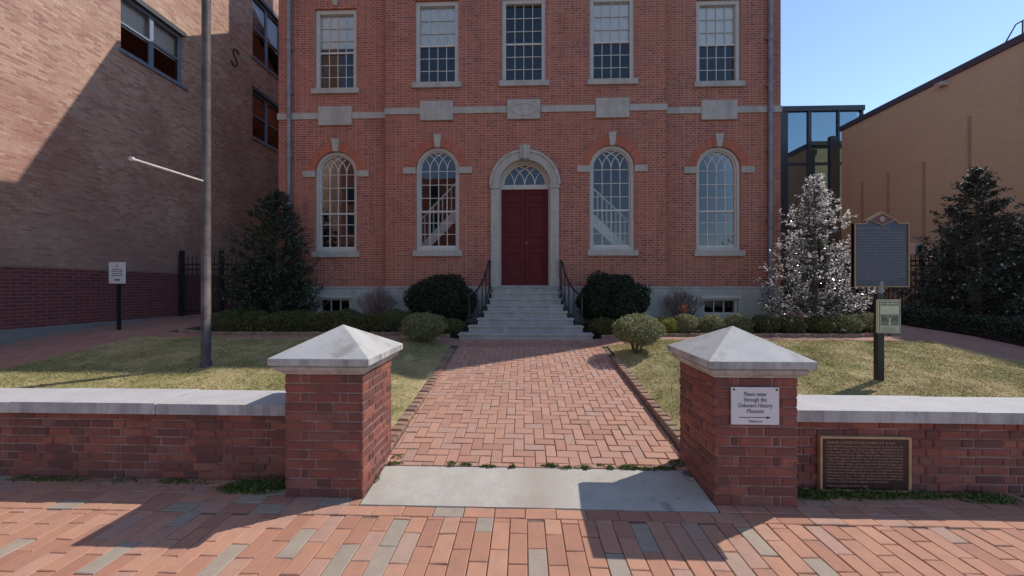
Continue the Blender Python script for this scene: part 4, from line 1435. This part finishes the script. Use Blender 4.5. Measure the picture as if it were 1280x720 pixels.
def cone_tree(name, label, x, y, h, r, nb, per, leaf, mat, glintmat=None, glintper=0, seed=1, expo=.85, low=.04, glint_dir=None, size=.05, lean=0.0, group=None, spiky=0.0):
    r2 = np.random.default_rng(seed)
    z0 = gz(x, y)
    t = thing(name, label, 'tree', (x, y, z0), group)
    tr = MB()
    tr.tube([(x, y, z0 - .1), (x + .01, y, z0 + h * .3), (x + .0, y, z0 + h * .7), (x, y, z0 + h * .97)], [.075, .06, .03, .006], 8)
    pts, glints = [], []
    for i in range(nb):
        u = r2.random() ** 1.25
        zz = low + (1 - low) * u
        az = r2.uniform(0, 2 * np.pi)
        side = 1 + .14 * math.sin(3 * az + seed) + .12 * math.sin(5 * az + 9 * zz + seed)
        L = r * ((1 - zz) ** expo + .05) * r2.uniform(.55 - spiky * .4, 1.08 + spiky) * side
        rise = r2.uniform(.1, .75)
        base = np.array([x, y, z0 + zz * h - L * .25])
        dr = np.array([math.cos(az), math.sin(az), rise])
        end = base + dr * L
        if i % 2 == 0: tr.tube([base, base + dr * L * .5 + np.array([0, 0, -.02]), end], [.012, .008, .003], 4)
        ntw = max(3, int(7 * (L / r + .25)))
        for q in range(ntw):
            s_ = r2.uniform(.25, 1.0) ** .75 if q else 1.0
            b0 = base + dr * L * s_
            td = dr * .8 + r2.normal(size=3) * np.array([.55, .55, .3]) + np.array([0, 0, .45])
            td /= np.linalg.norm(td)
            TL = r2.uniform(.10, .26) * (.6 + .5 * L / r)
            k = max(3, int(per * r2.uniform(.7, 1.3)))
            tt = r2.uniform(.05, 1.05, k)
            cl = b0 + td * TL * tt[:, None] + r2.normal(size=(k, 3)) * .020
            w_ = 0.0
            if glintmat is not None:
                w_ = glintper * (1.0 if glint_dir is None else max(0.05, .55 + .6 * float(np.dot(td, glint_dir)) + .45 * (zz - .35))) * (s_ ** 2)  # more near-white leaves towards the sun, painting its glints
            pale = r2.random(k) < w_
            pts.append(cl[~pale])
            if pale.any(): glints.append(cl[pale])
    tr.build('trunk', M['bark'], t)
    P = np.concatenate(pts)
    np_mesh('crown', leaves(P, leaf, .42), 4, mat, t)
    if glints:
        np_mesh('glint_leaves', leaves(np.concatenate(glints), leaf * 1.0, .40), 4, glintmat, t)
    return t

cone_tree('holly_tree', 'dark conical holly in front of the left corner of the town hall', -6.22, 9.0, 3.3, .98, 470, 11, .034, M['holly'], seed=3, expo=.62, spiky=.12)
sd = np.array([sv.x, sv.y, sv.z])
cone_tree('holly_tree', 'conical holly with sun glints coloured as pale leaves by the right corner of the town hall', 6.74, 8.7, 3.5, 1.10, 330, 12, .026, M['silver'], M['tip'], .95, seed=8, expo=.92, glint_dir=sd, spiky=.30)
for i, (lx, ly, hh, rr, lab) in enumerate(((10.2, 8.55, 3.45, 1.2, 'dark conical holly with a pointed top behind the right walkway'),
                                          (11.75, 8.4, 2.75, 1.25, 'dark bushy holly at the right edge of the photo'),
                                          (11.9, 10.0, 2.6, 1.1, 'dark holly half hidden behind the pointed one'),
                                          (10.0, 12.6, 2.1, 1.2, 'low dark holly behind the right iron fence'))):
    cone_tree('holly_tree', lab, lx, ly, hh, rr, 430, 12, .032, M['hollyright'], M['tip'] if i == 0 else None, .10, seed=20 + i, expo=.85 if i == 0 else .6, glint_dir=sd, spiky=.2)

def ball_shrub(name, label, x, y, rx, ry, h, n, leaf, mat, seed, stem=0.0, group=None, amp=.07, zoff=0.0):
    z0 = gz(x, y) + zoff
    t = thing(name, label, 'shrub', (x, y, z0), group)
    r2 = np.random.default_rng(seed)
    d = r2.normal(size=(n, 3)); d /= np.linalg.norm(d, axis=1)[:, None]
    rad = lump(d, seed, amp=amp) * (1 + .5 * amp * np.sin(d @ np.array([9., 7., 11.]) + seed) * np.sin(d @ np.array([-8., 12., 6.]))) * (1 - .38 * r2.random(n) ** 2.2)
    stray = r2.random(n) < .05
    rad = np.where(stray, rad * r2.uniform(1.0, 1.10, n), rad)
    hz = (h - stem) / 2
    d2 = d * np.array([rx, ry, hz])
    # flatten the underside
    P = d2 * rad[:, None]
    P[:, 2] = np.where(P[:, 2] < 0, P[:, 2] * .92, P[:, 2])
    P += r2.normal(size=(n, 3)) * .012
    P += np.array([x, y, z0 + stem + hz])
    np_mesh('foliage', leaves(P, leaf, .5, nbias=d, flat=.35), 4, mat, t)
    s_ = MB()
    for k in range(7):
        a = r2.uniform(0, 6.28); q = r2.uniform(.3, .75)
        s_.tube([(x + .05 * math.cos(a), y + .05 * math.sin(a), z0 - .04), (x + rx * q * .5 * math.cos(a), y + ry * q * .5 * math.sin(a), z0 + stem + hz * .4), (x + rx * q * math.cos(a), y + ry * q * math.sin(a), z0 + stem + hz)], [.016, .012, .005], 5)
    s_.build('stems', M['bark'], t)
    return t
ball_shrub('yew_shrub', 'big round dark yew left of the front steps', -2.0, 8.66, .79, .72, 1.27, 24000, .026, M['yew'], 31, amp=.085)
ball_shrub('yew_shrub', 'big round dark yew right of the front steps', 2.06, 8.66, .80, .72, 1.31, 24000, .026, M['yew'], 32, amp=.085)
ball_shrub('boxwood_shrub', 'clipped boxwood on bare stems beside the path, right of the steps', 1.95, 6.35, .41, .39, .66, 9000, .017, M['box'], 33, stem=.13)
ball_shrub('boxwood_shrub', 'clipped boxwood beside the path, left of the steps', -1.90, 6.85, .42, .40, .56, 9000, .017, M['box'], 34, stem=.05)
ball_shrub('boxwood_shrub', 'small low shrub under the left yew, against the steps', -1.62, 7.9, .34, .28, .36, 4000, .018, M['hedge'], 35)
ball_shrub('boxwood_shrub', 'small low shrub under the right yew, against the steps', 1.72, 7.9, .34, .28, .38, 4000, .018, M['hedge'], 36)
row_ = [(3.02, .21, .36, 'yellowbox', 'small yellow green shrub between the path boxwood and the row'),
        (3.42, .27, .42, 'box', 'first round boxwood of the right row, beside the yellow shrub'),
        (3.98, .27, .40, 'box', 'second boxwood of the right row, below the bare brown shrub'),
        (4.52, .28, .42, 'box', 'third boxwood of the right row, under the basement window'),
        (5.08, .29, .40, 'hedge', 'dark boxwood of the right row, fourth from the yellow shrub'),  # the holly's shadow is put into these three by the darker hedge colour
        (5.64, .29, .40, 'hedge', 'dark boxwood of the right row, just left of the pale holly'),
        (6.20, .29, .40, 'hedge', 'dark boxwood of the right row, under the pale holly'),
        (6.76, .29, .40, 'box', 'sunlit boxwood of the right row, second from its right end'),
        (7.28, .29, .40, 'box', 'sunlit boxwood at the right end of the row')]
for i, (bx, br, bh, bm_, lab) in enumerate(row_):
    ball_shrub('boxwood_shrub', lab, bx, 7.88 + .03 * (i % 3), br, .28, bh, 4500, .017, M[bm_], 50 + i, group='boxwoods in front of the town hall, right of the steps', amp=.09, zoff=.02)

def hedge(name, label, x0, x1, y0, y1, h, n, leaf, mat, seed):
    cx, cy = (x0 + x1) / 2, (y0 + y1) / 2
    z0 = gz(cx, cy)
    t = thing(name, label, 'hedge', (cx, cy, z0))
    r2 = np.random.default_rng(seed)
    u = r2.uniform(x0, x1, n); a = r2.uniform(-.15, math.pi + .15, n)
    rad = 1 - .3 * r2.random(n) ** 2
    bump = 1 + .10 * np.sin(u * 5.3 + seed) + .06 * np.sin(u * 12.1) + .05 * np.sin(u * 3.1 + a * 2)
    ca, sa = np.cos(a), np.sin(a)
    yy = cy + (y1 - y0) / 2 * np.sign(ca) * np.abs(ca) ** .6 * rad * bump
    zg = np.array([gz(p, q) for p, q in zip(u, yy)])
    zz = zg + .03 + h * np.sign(sa) * np.abs(sa) ** .6 * rad * bump
    nb = np.stack([np.zeros(n), ca, sa], 1)
    P = np.stack([u, yy, zz], 1) + r2.normal(size=(n, 3)) * .014
    np_mesh('foliage', leaves(P, leaf, .5, nbias=nb, flat=.3), 4, mat, t)
    s_ = MB()
    for k in range(int((x1 - x0) / .3)):
        xx = x0 + .15 + k * .3
        s_.tube([(xx, cy, gz(xx, cy) - .03), (xx + .03, cy + .05, gz(xx, cy) + h * .8)], [.014, .006], 5)
    s_.build('stems', M['bark'], t)
hedge('clipped_hedge', 'long low clipped hedge below the left windows of the town hall', -7.0, -2.55, 7.75, 8.45, .40, 42000, .018, M['hedge'], 61)

def side_hedge():
    t = thing('clipped_hedge', 'low dark hedge in the shade along the right walkway', 'hedge', (9.0, 8.2, gz(9, 8.2)))
    r2 = np.random.default_rng(66)
    n = 42000
    v = r2.uniform(4.6, 10.4, n); a = r2.uniform(0, math.pi, n); rad = 1 - .3 * r2.random(n) ** 2
    bump = 1 + .10 * np.sin(v * 4.7) + .06 * np.sin(v * 11)
    ca, sa = np.cos(a), np.sin(a)
    xx = 8.98 + .36 * np.sign(ca) * np.abs(ca) ** .6 * rad * bump
    zg = np.array([gz(p, q) for p, q in zip(xx, v)])
    P = np.stack([xx, v, zg + .03 + .34 * np.abs(sa) ** .6 * rad * bump], 1) + r2.normal(size=(n, 3)) * .014
    np_mesh('foliage', leaves(P, .019, .5), 4, M['holly'], t)
side_hedge()

def twig_shrub(label, x, y, wdt, h, seed, leafy=0):
    z0 = gz(x, y)
    t = thing('bare_shrub', label, 'shrub', (x, y, z0))
    r2 = np.random.default_rng(seed)
    m = MB()
    for k in range(150):
        a = r2.uniform(0, 6.28); sp = r2.random() ** .6
        tip = np.array([x + wdt * .5 * sp * math.cos(a), y + .35 * sp * math.sin(a), z0 + h * (1 - .35 * sp * sp) * r2.uniform(.75, 1.02)])
        b = np.array([x + r2.normal() * .08, y + r2.normal() * .06, z0 - .03])
        mid = b * .45 + tip * .55 + np.array([r2.normal() * .03, r2.normal() * .03, .05])
        m.tube([b, mid, tip], [.006, .0045, .002], 3, cap=False)
        for q in range(4):
            s_ = r2.uniform(.4, .95)
            p0 = mid * (1 - s_) + tip * s_
            m.tube([p0, p0 + np.array([r2.normal() * .07, r2.normal() * .07, r2.uniform(.05, .16)])], [.003, .0012], 3, cap=False)
    m.build('twigs', M['twig'], t, recalc=False)
    if leafy:
        P = np.array([x - .02, y - .25, z0 + .52]) + r2.normal(size=(leafy, 3)) * np.array([.05, .04, .06])
        np_mesh('dry_leaves', leaves(P, .018, .5), 4, M['russet'], t)
twig_shrub('bare brown twiggy shrub against the base, left of the big yew', -3.72, 9.15, 1.15, .98, 71)
twig_shrub('bare brown twiggy shrub against the base, right of the big yew', 3.95, 9.15, 1.2, .92, 72)
t = thing('russet_sprig', 'thin orange red sprig above the first boxwood of the right row', 'plant', (3.44, 8.02, .7))
m = MB()
for dx, dz in ((-.05, .56), (.03, .66), (.06, .52), (-.01, .60)): m.tube([(3.44, 8.02, .66), (3.44 + dx * .6, 8.00, .66 + dz * .6), (3.44 + dx, 7.98, .66 + dz)], [.006, .005, .002], 5)
m.build('stems', M['russet'], t)
np_mesh('dry_leaves', leaves(np.array([3.44, 7.98, 1.20]) + rng.normal(size=(60, 3)) * np.array([.04, .03, .06]), .016, .5), 4, M['russet'], t)

def weeds(name, label, spots, leaf=.014, per=120, kind='stuff'):
    Q = []
    for (x, y, rx, ry, hh, dens) in spots:
        n = int(per * dens)
        a = rng.uniform(0, 6.28, n); q = np.sqrt(rng.random(n))
        xx, yy = x + rx * q * np.cos(a), y + ry * q * np.sin(a)
        z = np.array([gz(p, r) for p, r in zip(xx, yy)])
        Q.append(np.stack([xx, yy, z + .004 + rng.random(n) * hh * (1.1 - q)], 1))
    P = np.concatenate(Q)
    o = np_mesh(name, leaves(P, leaf, .38, nbias=np.tile([0, 0, 1.0], (len(P), 1)), flat=.25), 4, M['weed'])
    return tag(o, label, 'weeds', kind=kind)
sp = [(-2.0 - .12 * abs(rng.normal()), 2.93, .16, .05, .07, 2.0) for _ in range(9)]
sp += [(-x, 2.965, .14, .035, .03, rng.uniform(.3, .9)) for x in np.arange(2.5, 6.5, .22) if rng.random() < .75]
sp += [(-2.1 - .25 * rng.random(), 2.86 + .06 * rng.random(), .15, .08, .06, 1.8) for _ in range(8)]
weeds('weeds', 'green weeds along the foot of the left low wall', sp)
sp = [(2.1 + 1.1 * rng.random(), 2.95, .15, .045, .05, 1.3) for _ in range(12)]
sp += [(x, 2.965, .14, .035, .035, rng.uniform(.4, 1.1)) for x in np.arange(3.2, 6.5, .2) if rng.random() < .8]
sp += [(2.15 + .75 * rng.random(), 2.92 + .04 * rng.random(), .16, .06, .045, 1.2) for _ in range(9)] + [(3.45 + .3 * rng.random(), 2.92, .13, .06, .05, 1.4) for _ in range(4)]
weeds('weeds', 'green weeds along the foot of the right low wall', sp)
sp = [(rng.uniform(-1.2, 1.4), 3.222 + rng.normal() * .012, rng.uniform(.02, .10), rng.uniform(.010, .03), rng.uniform(.012, .045), rng.uniform(.1, 1.6)) for _ in range(22)]
sp += [(1.36, 3.30, .07, .06, .03, 1.2), (-1.17, 3.33, .05, .03, .03, .5), (-1.22, 3.0, .02, .07, .02, .3)]
weeds('weeds', 'moss and weeds in the joint between the concrete and the path', sp, leaf=.011)
# dry leaves blown onto the lawns, the beds and the foot of the walls
P = []
for (x0, x1, y0, y1, n) in ((-7.5, -1.4, 4.2, 6.9, 70), (1.6, 7.3, 4.2, 6.9, 70), (-7.2, 7.2, 7.6, 8.6, 60), (-4.2, -1.9, 2.8, 2.98, 14), (2.1, 4.4, 2.8, 2.98, 14), (-1.2, 1.4, 3.3, 7.2, 10)):
    for _ in range(n):
        a, b = rng.uniform(x0, x1), rng.uniform(y0, y1)
        P.append((a, b, gz(a, b) + .022 + .01 * rng.random()))
P = np.array(P)
o = np_mesh('fallen_leaves', leaves(P, .022, .5, nbias=np.tile([0, 0, 1.0], (len(P), 1)), flat=.75), 4,
            mat_leaf('dry fallen leaf', [(0, (.16, .09, .045)), (.6, (.24, .15, .08)), (1, (.34, .24, .14))], rough=.8, spec=.2, trans=.1))
tag(o, 'scattered dry brown leaves on the lawns and beds', 'leaves', kind='stuff')
